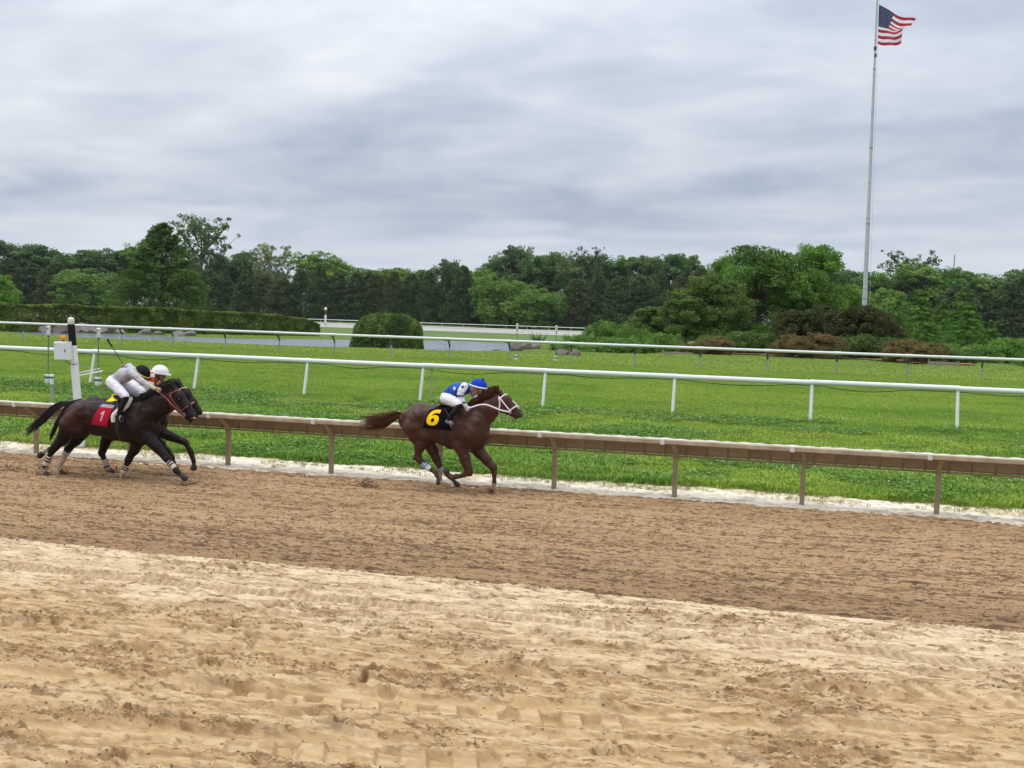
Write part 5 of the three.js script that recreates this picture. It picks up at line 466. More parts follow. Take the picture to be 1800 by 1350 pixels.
{ // right: trees and bushes round the flagpole
  const A = [0, 1, 2].map(i => { const [g, lo] = broadCrown(900 + i, 10, 8, 0.22, 36, 105, [[0.030, 0.062, 0.018], [0.034, 0.072, 0.018], [0.036, 0.058, 0.020]][i], [[0.060, 0.110, 0.026], [0.075, 0.135, 0.028], [0.055, 0.092, 0.024]][i], 0.04); return { H: 10, W: 8, parts: [['crown', g, leafMat], ['trunk', trunkGeo(10, 8, lo, 950 + i), barkMat]] }; });
  const nl = ['left one of the two big dense green trees left of the flagpole', 'right one of the two big dense green trees left of the flagpole', 'dark olive bushy tree left of the big twin trees', 'slender light-topped tree peeking out behind the left big tree', 'low dark bushy tree beside the wooden edging', 'leftmost small bushy tree of the clump near the flagpole', 'light green tree top between the big tree and flagpole'];
  V.near.forEach((a, i) => plantTree('dense_tree', nl[i], 'tree', 'trees near the flagpole', a, A[[0, 1, 2, 1, 2, 2, 1][i]], tr() * 6.28, 0.2, 1.18));
  const pg = [0, 1].map(i => { const [g, lo] = broadCrown(1000 + i, 5, 4.8, 0.15, 34, 95, [0.029, 0.021, 0.012], [0.026, 0.040, 0.014], 0.0); return { H: 5, W: 4.8, parts: [['foliage', g, leafMat], ['stem', trunkGeo(5, 4.8, lo, 77 + i, 0.016), barkMat]] }; });
  V.plum.forEach((a, i) => plantTree('purple_leaf_bush', `${ord(i)} dark reddish-brown bush from the left at the foot of the flagpole`, 'bush', 'reddish bushes at the flagpole', a.map((v, q) => q === 3 ? v * 0.86 : v), pg[i % 2], i * 1.7, turfY(a[0], a[1]), 1.1));
  const lg = [0, 1].map(i => layerCrown(1100 + i, 6.5, 6, 0.19, 110, 52, [[0.040, 0.082, 0.022], [0.048, 0.096, 0.024]][i], [[0.085, 0.15, 0.035], [0.075, 0.14, 0.032]][i], 0.35));
  seen(V.layer).forEach((k, i) => { const a = V.layer[k]; plantTree('layered_tree', `${ord(i)} feathery layered green tree from the left on the right side`, 'tree', 'feathery trees right of the flagpole', a, { H: 6.5, W: 6, parts: [['crown', lg[i % 2], leafMat], ['trunk', tube([[0, -0.3, 0], [0, 5.8, 0]], [0.14, 0.03], 7), barkMat]] }, tr() * 6.28, turfY(a[0], a[1])); });
  const wg = [0, 1].map(i => broadCrown(1200 + i, 1.6, 4, 0.14, 34, 62, [0.036, 0.075, 0.020], [0.070, 0.125, 0.030], 0.0)[0]);
  seen(V.low).forEach((k, i) => { const a = V.low[k], o = thing('low_bush', `${ord(i)} low spreading green bush from the left behind the far white rail`, 'bush', [a[0], turfY(a[0], a[1]), -a[1]], 'low bushes behind the far rail'); const p = part('foliage', wg[i % 2], leafMat, o); p.scale.set(a[4] / 4 * 1.2, Math.max(0.9, a[3] + 0.2) / 1.6, a[4] / 4 * 1.2); p.rotation.y = i; part('stem', tube([[0, -0.2, 0], [0, 0.5, 0]], [0.06, 0.03], 5), barkMat, o); });
  const sg = [0, 1].map(i => broadCrown(1300 + i, 1.6, 2.8, 0.10, 30, 60, [0.026, 0.050, 0.016], [0.05, 0.085, 0.022], 0.0)[0]);
  const flw = (seed, W, H) => { const r = rng(seed), L = []; for (let i = 0; i < 7; i++) { const a = r() * 6.283, v = 0.35 + 0.6 * r(), c = Math.sqrt(1 - v * v), q = new THREE.IcosahedronGeometry(0.055, 1); q.translate(Math.cos(a) * c * W * 0.5, v * H * 0.95, Math.abs(Math.sin(a)) * c * W * 0.5 + 0.05); L.push(q); } return join(L); };
  seen(V.shrub).forEach((k, i) => { const a = V.shrub[k], o = thing('green_shrub', `${ord(i)} dark green flowering shrub from the left in the flagpole bed`, 'shrub', [a[0], turfY(a[0], a[1]) + 0.08, -a[1]], 'green shrubs in the flagpole bed'); const p = part('foliage', sg[i % 2], leafMat, o); p.scale.set(a[4] / 2.8 * 1.15, a[3] / 1.6 * 1.08, a[4] / 2.8 * 1.15); p.rotation.y = i * 2.1; part('flowers', flw(40 + i, a[4], a[3]), M(0.75, 0.74, 0.70), o); part('stem', tube([[0, -0.2, 0], [0, 0.6, 0]], [0.05, 0.02], 5), barkMat, o); });
  const bg = [0, 1].map(i => broadCrown(1400 + i, 1.7, 2.8, 0.10, 30, 60, [0.092, 0.062, 0.033], [0.056, 0.054, 0.026], 0.0)[0]);
  seen(V.brown).forEach((k, i) => { const a = V.brown[k], o = thing('brown_shrub', `${ord(i)} orange-brown shrub from the left in the flagpole bed`, 'shrub', [a[0], turfY(a[0], a[1]) + 0.04, -a[1]], 'orange-brown shrubs in the flagpole bed'); const p = part('foliage', bg[i % 2], leafMat, o); p.scale.set(a[4] / 2.8 * 1.1, a[3] / 1.7 * 1.08, a[4] / 2.8 * 1.1); p.rotation.y = i * 1.3; part('stem', tube([[0, -0.2, 0], [0, 0.6, 0]], [0.05, 0.02], 5), barkMat, o); });
  // bed edging and mulch
  const T = V.timber, tim = M(0.27, 0.235, 0.19, 0.9), edge = (a, b, label) => { const o = thing('timber_edging', label, 'edging', [a[0], turfY(a[0], -a[2]), a[2]], 'timber edging of the flagpole bed'), dx = b[0] - a[0], dz = b[2] - a[2], l = Math.hypot(dx, dz); o.rotation.y = -Math.atan2(dz, dx); for (let k = 0; k < 2; k++) part('beam', box(0, l, 0.0 + k * 0.17 - 0.05, 0.16 + k * 0.17 - 0.05, -0.08 - 0.01 * k, 0.08 - 0.01 * k, 0.01), tim, o); part('peg', box(-0.09, 0.0, -0.1, 0.42, -0.1, 0.06, 0.01), tim, o); };
  edge([T[0][0], 0, -91.5], [T[1][0] + 0.1, 0, -91.2], 'grey timber edging at the left end of the flagpole bed'); edge([8.2, 0, -86.4], [10.2, 0, -86.0], 'grey timber edging at the right end of the flagpole bed');
  const mul = new THREE.Shape(); [[-9.6, 91.4], [-4.2, 94.3], [-2.6, 91.2], [1.8, 91], [3.2, 93], [5.4, 91], [6.4, 88], [8.6, 86.6], [11.4, 88.5], [12.4, 96], [5, 108], [-3, 108], [-9.8, 99]].forEach(([x, d], i) => i ? mul.lineTo(x, -d) : mul.moveTo(x, -d)); const mg = new THREE.ShapeGeometry(mul, 3); mg.rotateX(-Math.PI / 2); const mp = mg.attributes.position; for (let i = 0; i < mp.count; i++) { mp.setZ(i, -mp.getZ(i)); mp.setY(i, 0.42); } mg.computeVertexNormals(); setting('mulch_bed', mg, M(0.30, 0.16, 0.08, 1), 'bark mulch under the shrubs of the flagpole bed', 'mulch');
}
{ // round bush by the pond
  const a = V.bush[0], o = thing('clipped_bush', 'large round clipped green bush on the near bank of the pond', 'bush', [a[0], turfY(a[0], a[1]), -a[1]]); part('foliage', bushGeo(1500, a[3] * 1.14, a[4], 0.19, 26000, [0.026, 0.048, 0.016], [0.058, 0.092, 0.024], 0.1, 0.4), leafMat, o); part('stem', tube([[0, -0.2, 0], [0, 1.6, 0]], [0.12, 0.05], 6), barkMat, o);
  const y = V.yucca, yo = thing('spiky_plant', 'spiky upright plant beside the pond rocks', 'plant', [y[0], turfY(y[0], y[1]), -y[1]]), r = rng(66); for (let i = 0; i < 26; i++) { const an = r() * 6.283, t = 0.15 + 0.75 * r(), l = 1.0 + 0.8 * r(); part('leaf', tube([[0, 0, 0], [Math.cos(an) * l * t * 0.45, l * 0.55, Math.sin(an) * l * t * 0.45], [Math.cos(an) * l * t, l, Math.sin(an) * l * t]], [0.05, 0.045, 0.008], 4), M(0.05, 0.085, 0.035, 0.8), yo); }
}
{ // clipped hedge
  const P = V.hedge, L = new Leaves(1600), r = L.r, seg = []; let tot = 0; for (let i = 0; i < P.length - 1; i++) { const l = Math.hypot(P[i + 1][0] - P[i][0], P[i + 1][1] - P[i][1]); seg.push([tot, l, i]); tot += l; }
  const n = 100000; for (let k = 0; k < n; k++) { const s = r() * tot, q = seg.find(g => s <= g[0] + g[1]) || seg[seg.length - 1], t = (s - q[0]) / q[1], a = P[q[2]], b = P[q[2] + 1], x = lerp(a[0], b[0], t), d = lerp(a[1], b[1], t), h = lerp(a[2], b[2], t) * (1 + 0.10 * fbm(s * 0.45, 2, 4)) * (1 - 0.25 * sst(tot - 2.5, tot, s)), nx = (b[1] - a[1]) / q[1], nd = -(b[0] - a[0]) / q[1];
    const f = r(); let off, y; if (f < 0.6) { off = 1.1 * (0.55 + 0.5 * Math.sqrt(r())) + 0.1 * fbm(s * 1.2, 5, 2); y = h * r(); off *= 1 - 0.12 * (y / h); } else { off = -1.1 + 2.2 * r(); y = h * (0.9 + 0.12 * r()); } const top = y / h; const c = mix3([0.036, 0.056, 0.018], [0.080, 0.105, 0.032], sst(-0.25, 0.3, fbm(s * 1.1, y * 1.6, 3))); L.leaf(x + nx * off, y, -(d + nd * off), 0.23 * (0.6 + 0.7 * r()), 0.5, r() < 0.05 * (top > 0.85 ? 2 : 0.4) ? [0.11, 0.085, 0.035] : jit(c, r, 0.22), 0.6); }
  const o = thing('clipped_hedge', 'long clipped green hedge behind the rocks on the left', 'hedge', [0, -0.55, 0]); part('foliage', L.geo(), leafMat, o);
  const st = []; for (let s = 0.6; s < tot; s += 1.3) { const q = seg.find(g => s <= g[0] + g[1]), t = (s - q[0]) / q[1], a = P[q[2]], b = P[q[2] + 1]; st.push(tube([[lerp(a[0], b[0], t), -0.1, -lerp(a[1], b[1], t)], [lerp(a[0], b[0], t) + 0.1, 1.6, -lerp(a[1], b[1], t)]], [0.06, 0.03], 5)); } part('stems', join(st), barkMat, o);
}
{ // rocks
  const rockGeo = (seed, w, h) => { let g = new THREE.IcosahedronGeometry(1, 3); const p = g.attributes.position, r = rng(seed), cuts = []; for (let k = 0; k < 9; k++) { const a = r() * 6.283, u = r() * 1.6 - 0.6, q = Math.sqrt(Math.max(0, 1 - u * u)); cuts.push([Math.cos(a) * q, u, Math.sin(a) * q, 0.55 + 0.3 * r()]); } for (let i = 0; i < p.count; i++) { let x = p.getX(i), y = p.getY(i), z = p.getZ(i); for (const [a, b, c, e] of cuts) { const d = x * a + y * b + z * c - e; if (d > 0) { x -= a * d; y -= b * d; z -= c * d; } } const n = 1 + 0.08 * fbm(x * 3 + seed, y * 3 + z * 2, 3); p.setXYZ(i, x * n * w / 1.5, (y * n + 0.5) * h / 1.05, z * n * w / 2.2); } g.computeVertexNormals(); return g; };
  const rm = [M(0.20, 0.175, 0.165, 0.95, { map: dustT }), M(0.26, 0.235, 0.22, 0.95, { map: dustT }), M(0.17, 0.13, 0.115, 0.95, { map: dustT })];
  V.rock.forEach((a, i) => { const left = i < 10; const m = solo('boulder', rockGeo(70 + i, a[3], a[4]), rm[(i * 2) % 3], left ? `${ord(i)} boulder from the left in the row along the far pond bank` : i < 15 ? `${ord(i - 10)} boulder from the left at the right end of the pond` : `${['left', 'right'][i - 15]} of the two low stones lying on the lawn behind the far rail`, 'boulder', left ? 'boulders along the pond bank' : 'boulders right of the pond'); m.position.set(a[0], left ? -0.5 : turfY(a[0], a[1]) - 0.03, -a[1]); m.rotation.y = -0.5 + (i % 5) * 0.2; });
}
// ---------------------------------------------------------------- bodies as smooth unions of tapered capsules
function bonesOf(list) { const B = []; for (const [t, k, zs, pts] of list) for (let i = 0; i < pts.length - 1; i++) { const a = pts[i], b = pts[i + 1]; B.push({ t, k, zs, ax: a[0], ay: a[1], az: a[2], ar: a[3], dx: b[0] - a[0], dy: b[1] - a[1], dz: b[2] - a[2], dr: b[3] - a[3], l2: (b[0] - a[0]) ** 2 + (b[1] - a[1]) ** 2 + ((b[2] - a[2]) * zs) ** 2 || 1e-9 }); } return B; }
function bd(b, x, y, z) { const px = x - b.ax, py = y - b.ay, pz = (z - b.az) * b.zs, dz = b.dz * b.zs; let h = (px * b.dx + py * b.dy + pz * dz) / b.l2; h = h < 0 ? 0 : h > 1 ? 1 : h; const qx = px - b.dx * h, qy = py - b.dy * h, qz = pz - dz * h; return Math.sqrt(qx * qx + qy * qy + qz * qz) - (b.ar + b.dr * h); }
function sdf(B, x, y, z) { let d = 9; for (const b of B) { const e = bd(b, x, y, z), h = Math.max(b.k - Math.abs(d - e), 0) / b.k; d = Math.min(d, e) - h * h * b.k * 0.25; } return d; }
function bodyGeo(B, cell, colour, relief) {
  let lo = [9, 9, 9], hi = [-9, -9, -9]; for (const b of B) { const r = Math.max(b.ar, b.ar + b.dr) + 0.05; const ps = [[b.ax, b.ay, b.az], [b.ax + b.dx, b.ay + b.dy, b.az + b.dz]]; for (const p of ps) for (let k = 0; k < 3; k++) { lo[k] = Math.min(lo[k], p[k] - r); hi[k] = Math.max(hi[k], p[k] + r); } }
  const n = lo.map((l, k) => Math.ceil((hi[k] - l) / cell / 6) * 6 + 1), F = new Float32Array(n[0] * n[1] * n[2]).fill(1), id = (i, j, k) => (k * n[1] + j) * n[0] + i, S = 6, R = cell * S * 0.87;
  for (let k0 = 0; k0 < n[2]; k0 += S) for (let j0 = 0; j0 < n[1]; j0 += S) for (let i0 = 0; i0 < n[0]; i0 += S) {
    const cx = lo[0] + (i0 + S / 2 - 0.5) * cell, cy = lo[1] + (j0 + S / 2 - 0.5) * cell, cz = lo[2] + (k0 + S / 2 - 0.5) * cell, near = B.filter(b => bd(b, cx, cy, cz) < (R + 0.1) * Math.max(1, b.zs)); if (!near.length) continue;
    for (let k = k0; k < Math.min(k0 + S, n[2]); k++) for (let j = j0; j < Math.min(j0 + S, n[1]); j++) for (let i = i0; i < Math.min(i0 + S, n[0]); i++) F[id(i, j, k)] = sdf(near, lo[0] + i * cell, lo[1] + j * cell, lo[2] + k * cell);
  }
  const vid = new Int32Array(F.length).fill(-1), pos = [], col = [], idx = [];
  for (let k = 0; k < n[2] - 1; k++) for (let j = 0; j < n[1] - 1; j++) for (let i = 0; i < n[0] - 1; i++) {
    let m = 0, sx = 0, sy = 0, sz = 0, c = 0; const v = [];
    for (let q = 0; q < 8; q++) { const f = F[id(i + (q & 1), j + ((q >> 1) & 1), k + (q >> 2))]; v.push(f); if (f < 0) m |= 1 << q; } if (!m || m === 255) continue;
    for (const [a, b] of EDG) if ((v[a] < 0) !== (v[b] < 0)) { const t = v[a] / (v[a] - v[b]); sx += (a & 1) + ((b & 1) - (a & 1)) * t; sy += ((a >> 1) & 1) + (((b >> 1) & 1) - ((a >> 1) & 1)) * t; sz += (a >> 2) + ((b >> 2) - (a >> 2)) * t; c++; }
    const x = lo[0] + (i + sx / c) * cell, y = lo[1] + (j + sy / c) * cell, z = lo[2] + (k + sz / c) * cell; vid[id(i, j, k)] = pos.length / 3; pos.push(x, y, z);
    let best = 9, bt = ''; for (const b of B) { const e = bd(b, x, y, z); if (e < best) { best = e; bt = b.t; } } col.push(...colour(bt, x, y, z));
  }
  const quad = (a, b, c, d, f) => { if (a < 0 || b < 0 || c < 0 || d < 0) return; f ? idx.push(a, b, c, a, c, d) : idx.push(a, c, b, a, d, c); };
  for (let k = 1; k < n[2] - 1; k++) for (let j = 1; j < n[1] - 1; j++) for (let i = 1; i < n[0] - 1; i++) {
    const f0 = F[id(i, j, k)] < 0;
    if (f0 !== F[id(i + 1, j, k)] < 0) quad(vid[id(i, j - 1, k - 1)], vid[id(i, j, k - 1)], vid[id(i, j, k)], vid[id(i, j - 1, k)], f0);
    if (f0 !== F[id(i, j + 1, k)] < 0) quad(vid[id(i - 1, j, k - 1)], vid[id(i - 1, j, k)], vid[id(i, j, k)], vid[id(i, j, k - 1)], f0);
    if (f0 !== F[id(i, j, k + 1)] < 0) quad(vid[id(i - 1, j - 1, k)], vid[id(i, j - 1, k)], vid[id(i, j, k)], vid[id(i - 1, j, k)], f0);
  }
  const g = new THREE.BufferGeometry(); g.setAttribute('position', new THREE.Float32BufferAttribute(pos, 3)); g.setAttribute('color', new THREE.Float32BufferAttribute(col, 3)); g.setIndex(idx); g.computeVertexNormals();
  if (relief) { const p = g.attributes.position, q = g.attributes.normal; for (let i = 0; i < p.count; i++) { const k = relief(p.getX(i), p.getY(i), p.getZ(i), col[i * 3 + 1]); p.setXYZ(i, p.getX(i) + q.getX(i) * k, p.getY(i) + q.getY(i) * k, p.getZ(i) + q.getZ(i) * k); } g.computeVertexNormals(); }
  return g;
}
const EDG = [[0, 1], [2, 3], [4, 5], [6, 7], [0, 2], [1, 3], [4, 6], [5, 7], [0, 4], [1, 5], [2, 6], [3, 7]];
const cat = (pts, n) => new THREE.CatmullRomCurve3(pts.map(p => new THREE.Vector3(...p))).getPoints(n);
function surfZ(B, x, y, side) { let z = 0.75; for (let i = 0; i < 60; i++) { const d = sdf(B, x, y, z * side); if (d < 0.002) return z; z -= Math.max(0.004, d * 0.6); if (z < 0) return 0; } return z; }
// cloth laid over the body between four side-view corners, on both flanks and over the back
function drape(B, q, off, nu = 22, nv = 16, side = 1, thick = 0.008) {
  const pos = [], uv = [], idx = [];
  for (const o of [off, off - thick]) for (let j = 0; j <= nv; j++) for (let i = 0; i <= nu; i++) { const u = i / nu, v = j / nv, x = lerp(lerp(q[0][0], q[1][0], u), lerp(q[3][0], q[2][0], u), v), y = lerp(lerp(q[0][1], q[1][1], u), lerp(q[3][1], q[2][1], u), v), z = surfZ(B, x, y, side); pos.push(x, y + (z < 0.02 ? o : 0), side * (z + o)); uv.push(u, 1 - v); }
  const W = nu + 1, K = W * (nv + 1); for (let j = 0; j < nv; j++) for (let i = 0; i < nu; i++) { const a = j * W + i; idx.push(a, a + W, a + 1, a + 1, a + W, a + W + 1, a + K, a + K + 1, a + K + W, a + K + 1, a + K + W + 1, a + K + W); }
  const rim = []; for (let i = 0; i <= nu; i++) rim.push(i); for (let j = 1; j <= nv; j++) rim.push(j * W + nu); for (let i = nu - 1; i >= 0; i--) rim.push(nv * W + i); for (let j = nv - 1; j >= 0; j--) rim.push(j * W); for (let i = 0; i < rim.length - 1; i++) idx.push(rim[i], rim[i + 1], rim[i] + K, rim[i + 1], rim[i + 1] + K, rim[i] + K);
  const g = new THREE.BufferGeometry(); g.setAttribute('position', new THREE.Float32BufferAttribute(pos, 3)); g.setAttribute('uv', new THREE.Float32BufferAttribute(uv, 2)); g.setIndex(idx); g.computeVertexNormals(); return g;
}
function strands(seed, n, path, len0, spread, rad, frizz = 1) { const r = rng(seed), L = []; for (let i = 0; i < n; i++) { const u = r() * 2 - 1, w = r() * 2 - 1, e = 0.72 + 0.36 * r(), P = []; const c = cat(path, 12); const m = Math.floor(12 * Math.min(1, e)); for (let k = 0; k <= 6; k++) { const t = k / 6 * m, p = c[Math.min(12, Math.round(t))], q = k / 6, s = spread * (0.16 + 0.84 * Math.sin(Math.min(1, q * 1.1) * 1.9) * 0.8 + frizz * 0.12 * q * q); P.push([p.x + 0.3 * s * w, p.y + s * u + 0.02 * frizz * (r() - 0.5) * q, p.z + s * w * 0.8 + 0.02 * (r() - 0.5) * q]); } L.push(tube(P, [rad, rad * 1.2, rad * 1.2, rad, rad * 0.8, rad * 0.55, rad * 0.2], 4, false)); } return join(L); }
function numberCloth(draw, W = 256, H = 256) { const c = document.createElement('canvas'); c.width = W; c.height = H; const g = c.getContext('2d'); draw(g, W, H); const t = new THREE.CanvasTexture(c); t.colorSpace = THREE.SRGBColorSpace; return new THREE.MeshPhysicalMaterial({ map: t, roughness: 0.9, specularIntensity: 0.2, side: THREE.DoubleSide }); }
const darkCoat = new THREE.MeshPhysicalMaterial({ vertexColors: true, roughness: 0.46, side: THREE.DoubleSide, specularIntensity: 0.26 });
const coat = new THREE.MeshPhysicalMaterial({ vertexColors: true, roughness: 0.42, side: THREE.DoubleSide, specularIntensity: 0.45 });
const leatherBlack = M(0.014, 0.013, 0.013, 0.5), strapOn = (o, B, pts, mat, parent, both = true, rad = 0.009, name = 'strap', deepen = 0) => { for (const side of both ? [1, -1] : [1]) { const c = cat(pts, 8).map(p => { const z = surfZ(B, p.x, p.y, side); return [p.x, p.y, side * (z + 0.006)]; }); const g = tube(c, rad, 7); part(name, g, mat, parent); } };
function horse(key, cfg) {
  const d = D[key], B = bonesOf(d.b), o = thing('racehorse', cfg.label, 'horse', [d.X, 0, -d.D], 'galloping racehorses');
  part('body', bodyGeo(B, 0.014, (t, x, y, z) => muddy(cfg.colour(t, x, y, z), x, y, z), (x, y, z) => 0.017 * fbm(x * 4.5 + y * 2.2 + 9 * Math.sign(z), y * 4.5 - x * 1.6 + 7, 3) + 0.017 * (Math.abs(vn(x * 6.5 + y * 6, y * 5.5 - x * 3.5)) - 0.35) + (y > 0.8 && y < 1.3 && x > -0.3 && x < 0.3 ? 0.0022 * Math.sin(x * 62 + y * 9) : 0)), key === 'h6' ? coat : darkCoat, o);
  part('tail', strands(cfg.seed, 240, d.tail, 0.7, cfg.tailSpread, 0.006, 3.2), cfg.hair, o);
  { // mane: locks rooted along the crest and blown back
    const r = rng(cfg.seed + 1), C = cat(d.mane, 40), L = []; for (let i = 0; i < 170; i++) { const t = Math.pow(r(), 0.9), p = C[Math.floor(t * 40)], side = r() < 0.7 ? 1 : -1, l = (0.10 + 0.14 * r()) * (1 - 0.3 * t), up = (0.05 + 0.10 * r()) * (1 - 0.75 * t) * cfg.lift; L.push(tube([[p.x, p.y - 0.02, side * 0.012], [p.x - l * 0.35, p.y + up * 0.8, side * (0.02 + 0.03 * r())], [p.x - l * 0.8, p.y + up * 0.7 - 0.01, side * (0.03 + 0.05 * r())], [p.x - l * 1.2, p.y + up * 0.2 - 0.04 * (1 + 2 * t), side * (0.04 + 0.07 * r())]], [0.009, 0.009, 0.007, 0.002], 4, false)); } part('mane', join(L), cfg.hair, o); }
  const cl = part('saddle_cloth', drape(B, d.cloth, 0.022, 22, 16, 1), cfg.cloth, o); part('saddle_cloth', drape(B, d.cloth, 0.022, 22, 16, -1), cfg.clothPlain, o);
  { // saddle and girth
    const [a, b] = d.girth, S = []; for (let i = 0; i <= 26; i++) { const an = -Math.PI / 2 + i / 26 * Math.PI; S.push(an); }
    const top = surfTop(B, a[0]); const g = []; for (const side of [1, -1]) { const P = []; for (let i = 0; i <= 18; i++) { const t = i / 18, y = lerp(top - 0.03, b[1] + 0.012, t), x = lerp(a[0], b[0], t); P.push([x, y, side * (surfZ(B, x, y, side) + 0.008)]); } P.push([b[0], surfBot(B, b[0]) - 0.008, 0]); g.push(ribbon(P, 0.085, 0.012)); } part('girth', join(g), cfg.girth || leatherBlack, o);
    const sx = a[0] - 0.16, sy = surfTop(B, sx), sad = new THREE.SphereGeometry(1, 24, 12); sad.scale(0.19, 0.045, 0.12); const p = sad.attributes.position; for (let i = 0; i < p.count; i++) { const x = p.getX(i), z = p.getZ(i); p.setY(i, p.getY(i) + 0.9 * x * x - 1.6 * z * z + 0.02); } sad.computeVertexNormals(); part('saddle', sad, cfg.saddle || leatherBlack, o).position.set(sx + 0.13, sy + 0.035, 0);
    for (const side of [1, -1]) { const f = cfg.foot[side > 0 ? 0 : 1]; part('stirrup_leather', tube([[sx + 0.1, sy, side * 0.16], [f[0] + 0.02, f[1] + 0.1, f[2] - side * 0.01]], 0.008, 6), leatherBlack, o); const st = part('stirrup', new THREE.TorusGeometry(0.055, 0.008, 8, 18), M(0.4, 0.4, 0.4, 0.3, { metalness: 0.8 }), o); st.position.set(f[0] + 0.03, f[1] + 0.02, f[2]); st.rotation.y = Math.PI / 2; }
  }
  const br = new THREE.Group(); br.name = 'bridle'; o.add(br);
  d.bridle.forEach((pts, i) => strapOn(o, B, pts, (cfg.straps && cfg.straps[i]) || cfg.strap, br, true, cfg.strapR || 0.011, ['cheekpiece', 'throat_latch', 'browband', 'noseband'][cfg.strapNames ? cfg.strapNames[i] : i]));
  for (const side of [1, -1]) { const z = side * (surfZ(B, d.bit[0], d.bit[1], side) + 0.01); const ring = part('bit_ring', new THREE.TorusGeometry(0.026, 0.006, 6, 14), M(0.5, 0.5, 0.5, 0.3, { metalness: 0.9 }), br); ring.position.set(d.bit[0], d.bit[1], z);
    const R = d.reins.map((p, i) => [p[0], p[1], side > 0 ? p[2] : -p[2]]); R[0] = [d.bit[0], d.bit[1], z]; part('rein', tube(cat(R, 14).map(p => { const s = surfZ(B, p.x, p.y, side); const zz = Math.max(Math.abs(p.z), s ? s + 0.012 : 0); return [p.x, p.y, side * zz]; }), cfg.reinR || 0.010, 6), cfg.rein, br); }
  const dark = M(0.006, 0.005, 0.005, 0.15); for (const side of [1, -1]) { const e = part('eye', new THREE.SphereGeometry(0.02, 12, 8), dark, o); e.position.set(d.eye[0], d.eye[1], side * (surfZ(B, d.eye[0], d.eye[1], side) - 0.006)); const n = part('nostril', new THREE.SphereGeometry(0.014, 10, 8), dark, o); n.scale.set(1.2, 0.8, 0.6); n.position.set(d.nostril[0], d.nostril[1], side * (surfZ(B, d.nostril[0], d.nostril[1], side) - 0.004)); }
  d.wraps.forEach((w, i) => { const a = new THREE.Vector3(...w[0]), b = new THREE.Vector3(...w[1]); const pts = [], rad = []; for (let k = 0; k <= 6; k++) { pts.push(new THREE.Vector3().lerpVectors(a, b, k / 6)); rad.push(0.053 + 0.003 * Math.sin(k * 2.1)); } const wp = part('leg_wrap', tube(pts, rad, 14), cfg.wrap, o); for (const t of cfg.bands) { const c0 = new THREE.Vector3().lerpVectors(a, b, t - 0.06), c1 = new THREE.Vector3().lerpVectors(a, b, t + 0.07); part('wrap_band', tube([c0, c1], 0.0585, 14), cfg.band, wp); } });
  if (d.snip) { const [p, q] = d.snip, P = []; for (let i = 0; i <= 6; i++) { const t = i / 6; P.push([lerp(p[0], q[0], t), lerp(p[1], q[1], t)]); } }
  return { o, B, d };
}
function surfTop(B, x) { let y = 2.2; for (let i = 0; i < 90; i++) { const d = sdf(B, x, y, 0); if (d < 0.003) return y; y -= Math.max(0.004, d * 0.6); } return y; }
function surfBot(B, x) { let y = 0.2; for (let i = 0; i < 160; i++) { const d = sdf(B, x, y, 0); if (d < 0.003) return y; y += Math.max(0.004, d * 0.6); if (y > 1.4) break; } return y; }
function ribbon(P, w, th) { const pos = [], idx = []; P.forEach((p, i) => { for (const s of [-1, 1]) pos.push(p[0] + s * w / 2, p[1], p[2]); for (const s of [-1, 1]) { const k = Math.sign(p[2]) || 0; pos.push(p[0] + s * w / 2, p[1] - (k ? 0 : 0), p[2] - k * th); } }); for (let i = 0; i < P.length - 1; i++) { const a = i * 4, b = a + 4; idx.push(a, a + 1, b, a + 1, b + 1, b, a + 2, b + 2, a + 3, a + 3, b + 2, b + 3, a, b, a + 2, b, b + 2, a + 2, a + 1, a + 3, b + 1, b + 1, a + 3, b + 3); } const g = new THREE.BufferGeometry(); g.setAttribute('position', new THREE.Float32BufferAttribute(pos, 3)); g.setIndex(idx); g.computeVertexNormals(); return g; }
const nz = (c, x, y, z, a = 0.12) => { const k = 1 + a * 1.5 * fbm(x * 9 + 3 * z, y * 9 + 5 * z, 3); return [c[0] * k, c[1] * k, c[2] * k]; };
